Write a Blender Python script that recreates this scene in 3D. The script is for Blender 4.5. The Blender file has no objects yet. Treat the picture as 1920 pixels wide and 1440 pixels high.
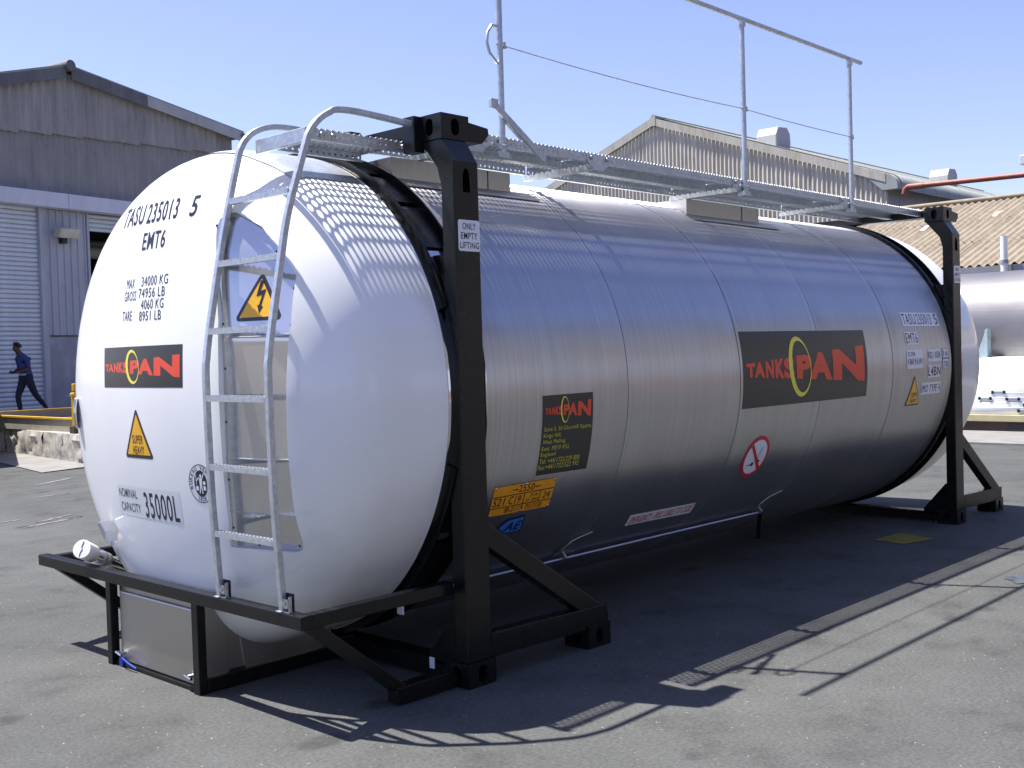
import bpy, bmesh, math, random
from math import sin, cos, pi, radians as R, sqrt, atan2, hypot
from mathutils import Vector, Matrix
random.seed(7)
SC = bpy.context.scene
COL = SC.collection

# ---------------------------------------------------------------- camera, sky, sun, exposure
cd = bpy.data.cameras.new('camera'); cam = bpy.data.objects.new('camera', cd); COL.objects.link(cam)
CX, CY, CZC, YAW, PIT, ROL, FPX = -3.52189, -4.93732, 1.5543, 0.757432, -0.0284003, -0.0293025, 2075.88
f_ = Vector((cos(YAW)*cos(PIT), sin(YAW)*cos(PIT), sin(PIT)))
r_ = Vector((sin(YAW), -cos(YAW), 0)); u_ = r_.cross(f_)
r2 = cos(ROL)*r_ + sin(ROL)*u_; u2 = -sin(ROL)*r_ + cos(ROL)*u_
M = Matrix((r2, u2, -f_)).transposed().to_4x4(); M.translation = (CX, CY, CZC)
cam.matrix_world = M
cd.sensor_width = 36; cd.sensor_fit = 'HORIZONTAL'; cd.lens = FPX/1920*36
cd.clip_start = .05; cd.clip_end = 5000
SC.camera = cam

SUN_D = Vector((.18, -.40, -1)).normalized()          # the way the light travels
sun = bpy.data.lights.new('sun', 'SUN'); sun.energy = 5.0; sun.angle = R(.53); sun.color = (1, .955, .89)
so = bpy.data.objects.new('sun', sun); COL.objects.link(so)
so.rotation_euler = SUN_D.to_track_quat('-Z', 'Y').to_euler()
SUN_EL = math.asin(-SUN_D.z)
w = bpy.data.worlds.new('World'); SC.world = w; w.use_nodes = True
nt = w.node_tree; bg = nt.nodes['Background']
sky = nt.nodes.new('ShaderNodeTexSky'); sky.sky_type = 'NISHITA'; sky.sun_disc = False
sky.sun_elevation = SUN_EL; sky.sun_rotation = atan2(-SUN_D.x, -SUN_D.y)
sky.altitude = 0; sky.air_density = 1.0; sky.dust_density = .7; sky.ozone_density = 1.6
hs = nt.nodes.new('ShaderNodeMix'); hs.data_type = 'RGBA'; hs.blend_type = 'MULTIPLY'; hs.inputs[0].default_value = 1
hs.inputs[7].default_value = (1.08, .95, 1.20, 1)
nt.links.new(sky.outputs[0], hs.inputs[6]); nt.links.new(hs.outputs[2], bg.inputs[0])
bg.inputs[1].default_value = .080
SC.view_settings.view_transform = 'Standard'; SC.view_settings.look = 'None'
SC.view_settings.gamma = 1; SC.view_settings.use_curve_mapping = False
SC.view_settings.exposure = 1.22
SC.render.engine = 'CYCLES'
SC.cycles.max_bounces = 8; SC.cycles.glossy_bounces = 5; SC.cycles.diffuse_bounces = 3
SC.cycles.sample_clamp_indirect = 4

# ---------------------------------------------------------------- materials
class NT:
    def __init__(s, name):
        s.m = bpy.data.materials.new(name); s.m.use_nodes = True; s.t = s.m.node_tree
        s.b = s.t.nodes['Principled BSDF']
    def n(s, typ, **k):
        x = s.t.nodes.new('ShaderNode'+typ)
        for a, v in k.items(): setattr(x, a, v)
        return x
    def l(s, a, b): s.t.links.new(a, b)
    def coord(s, kind='Object', scale=(1, 1, 1)):
        c = s.n('TexCoord'); mp = s.n('Mapping'); mp.inputs['Scale'].default_value = scale
        s.l(c.outputs[kind], mp.inputs[0]); return mp.outputs[0]
    def noise(s, co, scale, detail=3, rough=.55):
        x = s.n('TexNoise'); x.inputs['Scale'].default_value = scale; x.inputs['Detail'].default_value = detail
        x.inputs['Roughness'].default_value = rough; s.l(co, x.inputs['Vector']); return x.outputs[0]
    def ramp(s, fac, stops):
        x = s.n('ValToRGB'); e = x.color_ramp.elements
        while len(e) < len(stops): e.new(.5)
        for q, (p, c) in zip(e, stops):
            q.position = p; q.color = (c if len(c) == 4 else (*c, 1)) if not isinstance(c, (int, float)) else (c, c, c, 1)
        s.l(fac, x.inputs[0]); return x.outputs[0]
    def mix(s, fac, a, b, mode='MIX'):
        x = s.n('Mix', data_type='RGBA', blend_type=mode)
        for i, v in ((0, fac), (6, a), (7, b)):
            if hasattr(v, 'type') and hasattr(v, 'node'): s.l(v, x.inputs[i])
            elif i == 0: x.inputs[0].default_value = v
            else: x.inputs[i].default_value = (*v, 1) if len(v) == 3 else v
        return x.outputs[2]
    def bump(s, h, strength, dist=.01):
        x = s.n('Bump'); x.inputs['Strength'].default_value = strength; x.inputs['Distance'].default_value = dist
        s.l(h, x.inputs['Height']); s.l(x.outputs[0], s.b.inputs['Normal'])
    def set(s, **k):
        for a, v in k.items():
            i = s.b.inputs[{'base': 'Base Color', 'rough': 'Roughness', 'metal': 'Metallic', 'aniso': 'Anisotropic',
                            'arot': 'Anisotropic Rotation', 'coat': 'Coat Weight', 'crough': 'Coat Roughness', 'spec': 'Specular IOR Level'}[a]]
            if hasattr(v, 'node'): s.l(v, i)
            else: i.default_value = (*v, 1) if isinstance(v, tuple) and len(v) == 3 else v
        return s

def simple(name, col, rough=.5, metal=0., var=.12, scale=6., bump=0., bscale=60., coat=0.):
    m = NT(name); co = m.coord()
    n = m.noise(co, scale, 5)
    lo = tuple(c*(1-var) for c in col); hi = tuple(min(1, c*(1+var)) for c in col)
    m.set(base=m.ramp(n, [(.3, lo), (.7, hi)]), rough=rough, metal=metal, coat=coat)
    if bump: m.bump(m.noise(co, bscale, 4), bump, .004)
    return m.m

MT = {}
# asphalt yard
m = NT('asphalt'); co = m.coord()
big = m.noise(co, .25, 6, .6); mid = m.noise(co, 2.2, 6, .65); fine = m.noise(co, 55, 4, .7)
c = m.ramp(big, [(.3, (.060, .0625, .061)), (.7, (.093, .096, .0935))])
c = m.mix(.75, c, m.ramp(mid, [(.28, .50), (.46, .90), (.75, 1.14)]), 'MULTIPLY')
c = m.mix(.8, c, m.ramp(fine, [(.25, .55), (.5, 1.0), (.75, 1.4)]), 'MULTIPLY')
v = m.n('TexVoronoi'); v.inputs['Scale'].default_value = 55; m.l(co, v.inputs['Vector'])
stone = m.ramp(v.outputs['Distance'], [(0, 1), (.16, .9), (.24, 0)])
sel = m.ramp(m.noise(co, 21, 2), [(.61, 0), (.67, 1)])
sm = m.mix(1., stone, sel, 'MULTIPLY')
c = m.mix(sm, c, (.30, .30, .29))
v2 = m.n('TexVoronoi'); v2.inputs['Scale'].default_value = 1.1; m.l(m.coord(scale=(1, 1.7, 1)), v2.inputs['Vector'])
blot = m.ramp(v2.outputs['Distance'], [(0, 1), (.10, .75), (.17, 0)])
nb = m.mix(1., blot, m.ramp(m.noise(co, 3.1, 4), [(.42, 0), (.56, .8)]), 'MULTIPLY')
c = m.mix(nb, c, (.03, .03, .031))
m.set(base=c, rough=.9, spec=.15); m.bump(m.mix(.5, fine, v.outputs['Distance']), .45, .006)
MT['asphalt'] = m.m

def paintmat(name, col, rough, coat=.0, dirt=.0):
    m = NT(name); co = m.coord()
    n = m.noise(co, 3.2, 5)
    c = m.ramp(n, [(.3, tuple(x*.96 for x in col)), (.7, col)])
    if dirt:
        c = m.mix(m.ramp(m.noise(co, 9, 6, .7), [(.56, 0), (.75, dirt)]), c, tuple(x*.55+.06 for x in col))
    rr = m.ramp(m.noise(co, 14, 3), [(.3, rough*.85), (.7, rough*1.2)])
    m.set(base=c, rough=rr, coat=coat); m.bump(m.noise(co, 2.3, 2), .05, .01)
    return m.m
MT['white'] = paintmat('white_paint', (.83, .84, .82), .22, .35)
MT['black'] = paintmat('black_paint', (.006, .0065, .006), .30, .0, .08)
MT['black'].node_tree.nodes['Principled BSDF'].inputs['Specular IOR Level'].default_value = .32

def steel(name, base, rough, aniso, streak=.0, bump=.03, axis='X', rot=.0, metal=1., broad=0.):
    m = NT(name); co = m.coord()
    st = m.noise(m.coord(scale=(60, .7, .7)), 1.5, 2, .5)
    c = m.mix(streak, base, m.ramp(st, [(.3, .62), (.7, 1.0)]), 'MULTIPLY')
    blotch = m.noise(m.coord(scale=(1.2, 1, 1)), 1.6, 5)
    c = m.mix(.22, c, m.ramp(blotch, [(.35, .72), (.65, 1)]), 'MULTIPLY')
    rr = m.ramp(blotch, [(.3, rough*.85), (.7, rough*1.18)])
    m.set(base=c, metal=metal, rough=rr, aniso=aniso, arot=rot)
    if aniso:
        t = m.n('Tangent', direction_type='RADIAL', axis=axis); m.l(t.outputs[0], m.b.inputs['Tangent'])
    if bump: m.bump(m.noise(m.coord(scale=(.9, 1.6, 1.6)), 1.0, 2), bump, .03)
    if broad:      # part of the scratches scatter widely
        b2 = m.n('BsdfPrincipled'); m.l(c, b2.inputs['Base Color']); b2.inputs['Metallic'].default_value = 1; b2.inputs['Roughness'].default_value = .78
        mx = m.n('MixShader'); mx.inputs[0].default_value = broad
        m.l(m.b.outputs[0], mx.inputs[1]); m.l(b2.outputs[0], mx.inputs[2])
        m.l(mx.outputs[0], m.t.nodes['Material Output'].inputs['Surface'])
    return m.m
MT['shell'] = steel('brushed_steel', (.605, .605, .615), .38, .988, .40, .045, 'X', .25, 1., .14)
MT['polish'] = steel('polished_steel', (.66, .66, .66), .10, 0, .1, .08)
MT['panel'] = steel('mirror_sheet', (.62, .62, .62), .10, 0, .08, .12, broad=.22)
MT['dullsteel'] = steel('dull_steel', (.50, .49, .46), .38, 0, .25, .08)
def galv(name, base=(.55, .585, .61), rough=.42, metal=.75):
    m = NT(name); co = m.coord()
    v = m.n('TexVoronoi'); v.inputs['Scale'].default_value = 55; m.l(co, v.inputs['Vector'])
    c = m.mix(.6, base, m.ramp(v.outputs['Color'], [(.2, .78), (.8, 1.1)]), 'MULTIPLY')
    c = m.mix(.5, c, m.ramp(m.noise(co, 7, 5), [(.3, .72), (.7, 1.05)]), 'MULTIPLY')
    m.set(base=c, rough=rough, metal=metal); return m.m
MT['seam'] = simple('dark_seam_sealant', (.16, .16, .17), .5, .3)
MT['galv'] = galv('galvanised_steel')
MT['bolt'] = simple('bolt_steel', (.45, .46, .48), .3, .9)
def ink(name, col, rough=.35): return simple(name, col, rough, 0, .05, 20)
MT['ink'] = ink('black_print', (.012, .013, .016)); MT['board'] = ink('black_vinyl', (.022, .023, .022), .28)
MT['red'] = ink('red_print', (.72, .065, .022)); MT['ring'] = ink('yellow_green_print', (.78, .70, .07))
MT['amber'] = ink('amber_print', (.80, .42, .015)); MT['wht'] = ink('white_vinyl', (.72, .74, .80))
MT['lemon'] = ink('lemon_print', (.62, .58, .05)); MT['blue'] = ink('blue_print', (.03, .17, .62))
MT['crim'] = ink('crimson_print', (.55, .02, .03)); MT['orange'] = ink('orange_plate', (.78, .33, .012))
MT['slot_shade'] = simple('slot_shade_black', (.001, .001, .001), .9)  # flat black that paints the shade inside the post openings
MT['slot_shade'].node_tree.nodes['Principled BSDF'].inputs['Specular IOR Level'].default_value = 0
MT['cap'] = simple('white_plastic', (.80, .79, .74), .45, 0, .04)
MT['bluetag'] = simple('blue_plastic', (.02, .06, .42), .4)
# buildings
def clad(name, col, var, dirt, dcol, rough=.75, sx=1., metal=0.):
    m = NT(name); co = m.coord(scale=(1, 1, .22)); c2 = m.coord()
    c = m.ramp(m.noise(co, 2.6*sx, 6, .6), [(.3, tuple(x*(1-var) for x in col)), (.7, tuple(x*(1+var) for x in col))])
    c = m.mix(m.ramp(m.noise(co, 7*sx, 6, .7), [(.5, 0), (.72, dirt)]), c, dcol)
    m.set(base=c, rough=rough, metal=metal); m.bump(m.noise(c2, 30, 3), .12, .004)
    return m.m
MT['fibre'] = clad('grey_fibre_cement', (.275, .268, .262), .2, .5, (.13, .13, .14))
MT['fibre_low'] = clad('grey_fibre_cement_fine', (.228, .224, .222), .16, .45, (.12, .12, .135))
MT['fascia'] = clad('pale_grey_fascia', (.50, .52, .60), .07, .25, (.34, .34, .38))
MT['barge'] = clad('dark_barge', (.11, .115, .125), .2, .4, (.06, .06, .07))
MT['barge2'] = clad('mid_grey_barge', (.34, .35, .36), .1, .2, (.22, .22, .23))
MT['shutter'] = clad('shutter_slats', (.50, .55, .60), .08, .25, (.30, .32, .34), .45, 1, .25)
MT['rib'] = clad('ribbed_grey_sheet', (.36, .385, .44), .12, .35, (.22, .23, .26))
m = NT('stained_grey_sheet'); co = m.coord()
c = m.ramp(m.noise(co, 1.6, 6, .6), [(.3, (.18, .19, .23)), (.55, (.23, .245, .29)), (.72, (.36, .38, .44))])
m.set(base=c, rough=.5); MT['stain'] = m.m
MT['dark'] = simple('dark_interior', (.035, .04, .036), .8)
MT['duct'] = simple('green_grey_duct', (.20, .21, .18), .6)
MT['lampcase'] = simple('cream_lamp_case', (.46, .45, .36), .5)
MT['glass'] = simple('frosted_glass', (.42, .43, .36), .25)
MT['white_clad'] = clad('weathered_white_clad', (0.499, 0.468, 0.390), .16, .65, (0.296, 0.250, 0.156))
MT['flash'] = clad('lichen_flashing', (0.420, 0.405, 0.352), .12, .75, (0.285, 0.232, 0.105))
MT['roofgreen'] = clad('grey_green_roof', (0.294, 0.322, 0.308), .14, .5, (0.196, 0.217, 0.196))
MT['vent'] = clad('pale_vent_sheet', (0.464, 0.464, 0.448), .1, .4, (0.320, 0.288, 0.224))
MT['sidepanel'] = clad('grey_side_panel', (.30, .30, .33), .1, .3, (.2, .2, .2))
MT['tanroof'] = clad('tan_fibre_roof', (0.224, 0.187, 0.136), .2, .65, (0.150, 0.119, 0.075))
MT['gutter'] = clad('grey_gutter', (0.289, 0.306, 0.323), .1, .3, (0.170, 0.170, 0.170))
MT['brick'] = simple('red_brown_wall', (.20, .085, .06), .85, 0, .25, 9)
MT['pipe'] = simple('orange_oxide_paint', (0.247, 0.075, 0.045), .55, 0, .25, 4)
MT['conc'] = simple('pale_concrete', (0.178, 0.173, 0.162), .9, 0, .18, 3, .5, 25)
MT['concd'] = simple('dock_concrete', (0.345, 0.338, 0.315), .9, 0, .15, 2, .4, 25)
MT['conc2'] = simple('rough_concrete', (0.345, 0.326, 0.285), .95, 0, .38, 8, 1., 22)
MT['conc3'] = simple('beige_concrete', (0.301, 0.273, 0.217), .9, 0, .15, 2.5, .3, 30)
MT['yellow'] = simple('yellow_paint', (0.527, 0.306, 0.017), .5, 0, .2, 6)
MT['cream'] = simple('pale_yellow_timber', (0.435, 0.390, 0.225), .7, 0, .15, 4)
MT['rust'] = simple('dark_brown_steel', (.06, .04, .03), .8)
MT['bluegrey'] = simple('blue_grey_steel', (.30, .38, .42), .5, .2)
MT['whitetank'] = simple('gloss_white_tank', (.80, .80, .78), .35, 0, .05)
MT['skin'] = simple('dark_skin', (.055, .028, .018), .55, 0, .1, 30)
MT['shirt'] = simple('navy_shirt', (.025, .045, .15), .85, 0, .15, 14)
MT['trouser'] = simple('dark_trousers', (.012, .013, .028), .85, 0, .15, 14)
MT['hair'] = simple('black_hair', (.008, .007, .007), .8)
MT['shoe'] = simple('black_shoe', (.008, .008, .009), .5)
MT['markyellow'] = simple('faded_yellow_road_paint', (0.180, 0.162, 0.018), .9, 0, .3, 12)
MT['markblue'] = simple('faded_blue_paint', (.062, .072, .094), .95, 0, .3, 12)
MT['markblue'].node_tree.nodes['Principled BSDF'].inputs['Specular IOR Level'].default_value = .1
MT['chalk'] = simple('chalky_scuff', (0.136, 0.136, 0.136), .95, 0, .35, 18)
MT['tanwall'] = clad('tan_rendered_wall', (0.194, 0.180, 0.162), .1, .3, (0.151, 0.137, 0.122), .9)
MT['pinkwall'] = clad('pink_brick_plinth', (0.259, 0.158, 0.130), .15, .3, (0.187, 0.130, 0.108), .9)
MT['hill'] = simple('dry_hillside', (0.112, 0.104, 0.088), 1., 0, .35, .02)

# ---------------------------------------------------------------- mesh helpers
class MB:
    def __init__(s): s.v = []; s.f = []; s.mi = []
    def add(s, vs, fs, mi=0):
        o = len(s.v); s.v += [tuple(p) for p in vs]; s.f += [tuple(i+o for i in q) for q in fs]; s.mi += [mi]*len(fs)
        return s
    def box(s, x0, x1, y0, y1, z0, z1, mi=0):
        v = [(x, y, z) for x in (x0, x1) for y in (y0, y1) for z in (z0, z1)]
        return s.add(v, [(0, 1, 3, 2), (4, 6, 7, 5), (0, 4, 5, 1), (2, 3, 7, 6), (0, 2, 6, 4), (1, 5, 7, 3)], mi)
    def prism(s, poly, axis, a, b, mi=0):
        n = len(poly)
        def P(p, t):
            return {'x': (t, p[0], p[1]), 'y': (p[0], t, p[1]), 'z': (p[0], p[1], t)}[axis]
        v = [P(p, a) for p in poly] + [P(p, b) for p in poly]
        fs = [tuple(range(n)), tuple(range(2*n-1, n-1, -1))] + [(i, i+n, (i+1) % n+n, (i+1) % n) for i in range(n)]
        return s.add(v, fs, mi)
    def bar(s, p0, p1, w, h, up=(0, 0, 1), mi=0):
        p0, p1 = Vector(p0), Vector(p1); d = (p1-p0).normalized(); u = Vector(up)
        sd = d.cross(u).normalized(); u = sd.cross(d).normalized()
        v = [p+sd*a*w/2+u*b*h/2 for p in (p0, p1) for a, b in ((-1, -1), (1, -1), (1, 1), (-1, 1))]
        return s.add(v, [(3, 2, 1, 0), (4, 5, 6, 7), (0, 1, 5, 4), (1, 2, 6, 5), (2, 3, 7, 6), (3, 0, 4, 7)], mi)
    def sweep(s, path, w, h, side, mi=0):
        # rectangular section along a path lying in a plane whose normal is `side`
        side = Vector(side).normalized(); P = [Vector(p) for p in path]; n = len(P); vs = []
        for i, p in enumerate(P):
            t = (P[min(i+1, n-1)]-P[max(i-1, 0)]).normalized(); u = t.cross(side).normalized()
            vs += [p+side*a*w/2+u*b*h/2 for a, b in ((-1, -1), (1, -1), (1, 1), (-1, 1))]
        fs = [(0, 1, 2, 3), tuple(4*(n-1)+k for k in (3, 2, 1, 0))]
        for i in range(n-1):
            for k in range(4):
                a = 4*i+k; b = 4*i+(k+1) % 4; fs.append((a, a+4, b+4, b))
        return s.add(vs, fs, mi)
    def tube(s, path, r, n=10, mi=0, cap=True):
        P = [Vector(p) for p in path]; k = len(P); vs = []; prev = None
        for i, p in enumerate(P):
            t = (P[min(i+1, k-1)]-P[max(i-1, 0)]).normalized()
            if prev is None: a = t.orthogonal().normalized()
            else: a = (prev - t*prev.dot(t)).normalized()
            prev = a; b = t.cross(a); rr = r[i] if isinstance(r, (list, tuple)) else r
            vs += [p+(a*cos(2*pi*j/n)+b*sin(2*pi*j/n))*rr for j in range(n)]
        fs = [(i*n+j, i*n+(j+1) % n, (i+1)*n+(j+1) % n, (i+1)*n+j) for i in range(k-1) for j in range(n)]
        if cap: fs += [tuple(range(n-1, -1, -1)), tuple((k-1)*n+j for j in range(n))]
        return s.add(vs, fs, mi)
    def lathe_x(s, prof, zc=1.36, n=160, a0=0., a1=2*pi, mi=0, cap=False):
        # profile of (x, r) about the axis y=0, z=zc ; angle from -y upwards
        full = abs(a1-a0-2*pi) < 1e-6; k = n if full else n+1; vs = []
        for x, r in prof:
            for j in range(k):
                a = a0+(a1-a0)*j/n; vs.append((x, -r*cos(a), zc+r*sin(a)))
        fs = []
        for i in range(len(prof)-1):
            for j in range(n):
                j2 = (j+1) % k; fs.append((i*k+j, i*k+j2, (i+1)*k+j2, (i+1)*k+j))
        return s.add(vs, fs, mi)
    def lathe_z(s, prof, c, n=24, mi=0):
        vs = [(c[0]+r*cos(2*pi*j/n), c[1]+r*sin(2*pi*j/n), z) for r, z in prof for j in range(n)]
        fs = [(i*n+j, i*n+(j+1) % n, (i+1)*n+(j+1) % n, (i+1)*n+j) for i in range(len(prof)-1) for j in range(n)]
        fs += [tuple(range(n-1, -1, -1)), tuple((len(prof)-1)*n+j for j in range(n))]
        return s.add(vs, fs, mi)
    def grid(s, fn, nu, nv, mi=0):
        vs = [fn(i/nu, j/nv) for j in range(nv+1) for i in range(nu+1)]
        fs = [(j*(nu+1)+i, j*(nu+1)+i+1, (j+1)*(nu+1)+i+1, (j+1)*(nu+1)+i) for j in range(nv) for i in range(nu)]
        return s.add(vs, fs, mi)
    def mesh(s, name, mats, smooth=None, recalc=True):
        me = bpy.data.meshes.new(name); me.from_pydata(s.v, [], s.f); me.update()
        for m in (mats if isinstance(mats, (list, tuple)) else [mats]): me.materials.append(m)
        if any(s.mi): me.polygons.foreach_set('material_index', s.mi)
        if recalc:
            b = bmesh.new(); b.from_mesh(me); bmesh.ops.recalc_face_normals(b, faces=b.faces); b.to_mesh(me); b.free()
        if smooth is not None:
            me.polygons.foreach_set('use_smooth', [True]*len(me.polygons)); me.set_sharp_from_angle(angle=R(smooth))
        return me
    def build(s, name, mats, parent=None, smooth=None, bevel=0., recalc=True):
        ob = bpy.data.objects.new(name, s.mesh(name, mats, smooth, recalc)); COL.objects.link(ob)
        if parent is not None: ob.parent = parent
        if bevel:
            md = ob.modifiers.new('bevel', 'BEVEL'); md.width = bevel; md.segments = 2; md.limit_method = 'ANGLE'; md.angle_limit = R(40)
        return ob
def link(me, name, parent, loc=(0, 0, 0), rot=(0, 0, 0), scale=(1, 1, 1)):
    ob = bpy.data.objects.new(name, me); COL.objects.link(ob); ob.parent = parent
    ob.location = loc; ob.rotation_euler = rot; ob.scale = scale; return ob
def tag(o, label=None, cat=None, group=None, kind=None):
    for k, v in (('label', label), ('category', cat), ('group', group), ('kind', kind)):
        if v: o[k] = v
    return o
def empty(name, loc, label, cat, rz=0., group=None):
    o = bpy.data.objects.new(name, None); COL.objects.link(o); o.location = loc; o.rotation_euler = (0, 0, rz)
    o.empty_display_size = .2; return tag(o, label, cat, group)
def arc(c, r, a0, a1, n):   # in a plane given as function
    return [(c[0]+r*cos(a0+(a1-a0)*i/n), c[1]+r*sin(a0+(a1-a0)*i/n)) for i in range(n+1)]

# ---------------------------------------------------------------- ground and setting
g = MB(); g.add([(-600, -600, 0), (900, -600, 0), (900, 900, 0), (-600, 900, 0)], [(0, 1, 2, 3)])
tag(g.build('ground', MT['asphalt']), kind='structure')

def hills():
    b = MB(); n = 150; rows = []
    for j, (d, hf) in enumerate(((300, 0), (380, .35), (470, 1), (600, .8), (800, 1.2))):
        row = []
        for i in range(n+1):
            a = R(118)+R(270)*i/n
            h = hf*(18+16*sin(a*3.1+1)+9*sin(a*7.3+2)+5*sin(a*17+.5)+2.5*sin(a*41))
            row.append((d*cos(a), d*sin(a), max(h, -.5)))
        rows.append(row)
    vs = [p for r in rows for p in r]
    b.add(vs, [(j*(n+1)+i, j*(n+1)+i+1, (j+1)*(n+1)+i+1, (j+1)*(n+1)+i) for j in range(4) for i in range(n)])
    tag(b.build('hills', MT['hill'], smooth=60), kind='structure')
hills()

def blob(name, pts, z, mat, jit=.0, sub=5):
    # flat irregular patch
    out = []
    for i, p in enumerate(pts):
        q = pts[(i+1) % len(pts)]
        for k in range(sub):
            t = k/sub; out.append((p[0]+(q[0]-p[0])*t+random.uniform(-jit, jit), p[1]+(q[1]-p[1])*t+random.uniform(-jit, jit), z))
    b = MB(); b.add(out, [tuple(range(len(out)))]); return tag(b.build(name, mat), kind='structure')
blob('road_marking', [(4.69, -1.03), (5.10, -1.06), (4.98, -1.39), (4.62, -1.30)], .004, MT['markyellow'], .012)
blob('road_marking', [(3.84, -2.31), (3.95, -2.40), (3.80, -2.56), (3.70, -2.46)], .004, MT['markblue'], .02)
for (x, y, l, wd, a) in ((3.08, 9.8, .55, .05, .6), (1.3, 5.95, .42, .05, .35), (1.42, 6.2, .3, .035, .5), (1.0, 6.4, .2, .03, .2),
                         (2.3, 8.2, .3, .03, .2), (4.1, 10.5, .2, .04, .1), (6.2, 3.0, .06, .03, .4)):
    p = [(x+cos(a)*l*t-sin(a)*wd*s, y+sin(a)*l*t+cos(a)*wd*s) for t, s in ((-1, 0), (-.4, .8), (.5, .6), (1, .1), (.3, -.7), (-.5, -.5))]
    blob('scuff_mark', p, .004, MT['chalk'], .02, 4)
# concrete strip on the right, beyond the far end of the tank
b = MB(); b.box(13.0, 15.25, -30, 2.4, -.05, .03); b.box(15.26, 15.45, -30, 6, -.05, .09); tag(b.build('concrete_strip', MT['conc']), kind='structure')

# ================================================================= THE TANK CONTAINER
CZ, RW, RS = 1.36, 1.249, 1.256
X0, XS0, XS1, XE = -.04, .20, 5.72, 5.96
tank = empty('tank_container', (0, 0, 0), 'long white ended stainless steel tank container standing in a black frame with ladder and walkway', 'tank container')

def side(u, v, off=0.):
    a = v/RS; r = RS+off; return (u, -r*cos(a), CZ+r*sin(a))
def sv(deg): return R(deg)*RS
def head_depth(r, xe=.32, rk=.42, Rc=4.5):
    k = RW-rk; s = sqrt((Rc-rk)**2-k*k); xc = xe-s; rb = Rc*k/(Rc-rk)
    if r < rb: return xc+sqrt(Rc*Rc-r*r)
    return xe+sqrt(max(rk*rk-(min(r, RW)-k)**2, 0))
def head_x(y, z): return X0-head_depth(hypot(y, z-CZ))
def interp(x, xs, ys):
    if x <= xs[0]: return ys[0]
    for i in range(len(xs)-1):
        if x <= xs[i+1]: return ys[i]+(ys[i+1]-ys[i])*(x-xs[i])/(xs[i+1]-xs[i])
    return ys[-1]
PZ = [.62, .70, .875, 1.12, 1.66, 1.92, 2.06, 2.2, 2.4]
PR = [-.93, -.94, -.958, -.975, -.99, -.97, -.90, -.80, -.80]
PA = [head_x(-.60, z)+.026 for z in PZ]
PB = [(head_x(yr, z)+.020-a)/(-.60-yr) for z, yr, a in zip(PZ, PR, PA)]
def panel_x(y, z):      # a sheet just inside the dished end, straight across, bent at a few heights
    return interp(z, PZ, PA)+interp(z, PZ, PB)*(-.60-y)
def head_prof():
    k = RW-.42; Rc = 4.5; rb = Rc*k/(Rc-.42); p = [(0, RW), (-.10, RW), (-.22, RW), (-.32, RW)]
    s = sqrt((Rc-.42)**2-k*k); am = atan2(s, k)
    for i in range(1, 15):
        a = am*i/14; p.append((-(.32+.42*sin(a)), k+.42*cos(a)))
    for i in range(1, 15):
        r = rb*(1-i/14)+.012*i/14; p.append((-head_depth(r), r))
    return p
HP = head_prof()
REC = [(-.563, .712), (-.575, .83), (-.583, 1.14), (-.583, 1.5), (-.577, 1.74), (-.533, 2.03), (-.512, 2.16), (-.520, 2.195), (-.545, 2.218), (-.60, 2.225), (-.76, 2.145), (-.90, 2.005),
       (-.972, 1.915), (-.992, 1.72), (-.985, 1.31), (-.971, 1.03), (-.945, .75), (-.93, .715), (-.90, .702)]
def cut_poly(poly, zs):
    b = bmesh.new(); b.faces.new([b.verts.new((0, y, z)) for y, z in poly])
    for z in zs:
        bmesh.ops.bisect_plane(b, geom=b.verts[:]+b.edges[:]+b.faces[:], plane_co=(0, 0, z), plane_no=(0, 0, 1))
    for k in range(12):
        bmesh.ops.bisect_plane(b, geom=b.verts[:]+b.edges[:]+b.faces[:], plane_co=(0, -.56-.04*k, 0), plane_no=(0, 1, 0))
    b.verts.ensure_lookup_table(); b.verts.index_update()
    vs = [(v.co.y, v.co.z) for v in b.verts]; fs = [tuple(v.index for v in f.verts) for f in b.faces]
    be = [tuple(v.index for v in e.verts) for e in b.edges if len(e.link_faces) == 1]; b.free()
    return vs, fs, be
ZC = sorted([.73+.05*k for k in range(30)]+[.875, 1.12, 1.4, 1.66, 1.92, 2.06])
hb = MB(); n = 200
hb.lathe_x([(X0+x, r) for x, r in HP], CZ, n)
L = len(HP); hb.f += [tuple(range(n)), tuple((L-1)*n+j for j in range(n))]; hb.mi += [0, 0]
head = hb.build('head', MT['white'], tank, smooth=None)
vs, fs, be = cut_poly(REC, ZC)
cb = MB(); m_ = len(vs)
cb.add([(panel_x(y, z), y, z) for y, z in vs]+[(-1.4, y, z) for y, z in vs],
       fs+[tuple(i+m_ for i in q) for q in fs]+[(a, b_, b_+m_, a+m_) for a, b_ in be])
cut = cb.build('cutter', MT['white'])
md = head.modifiers.new('cut', 'BOOLEAN'); md.object = cut; md.operation = 'DIFFERENCE'; md.solver = 'EXACT'
dg = bpy.context.evaluated_depsgraph_get(); nm = bpy.data.meshes.new_from_object(head.evaluated_get(dg))
head.modifiers.clear(); head.data = nm; bpy.data.objects.remove(cut)
nm.polygons.foreach_set('use_smooth', [True]*len(nm.polygons)); nm.set_sharp_from_angle(angle=R(22))
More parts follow.
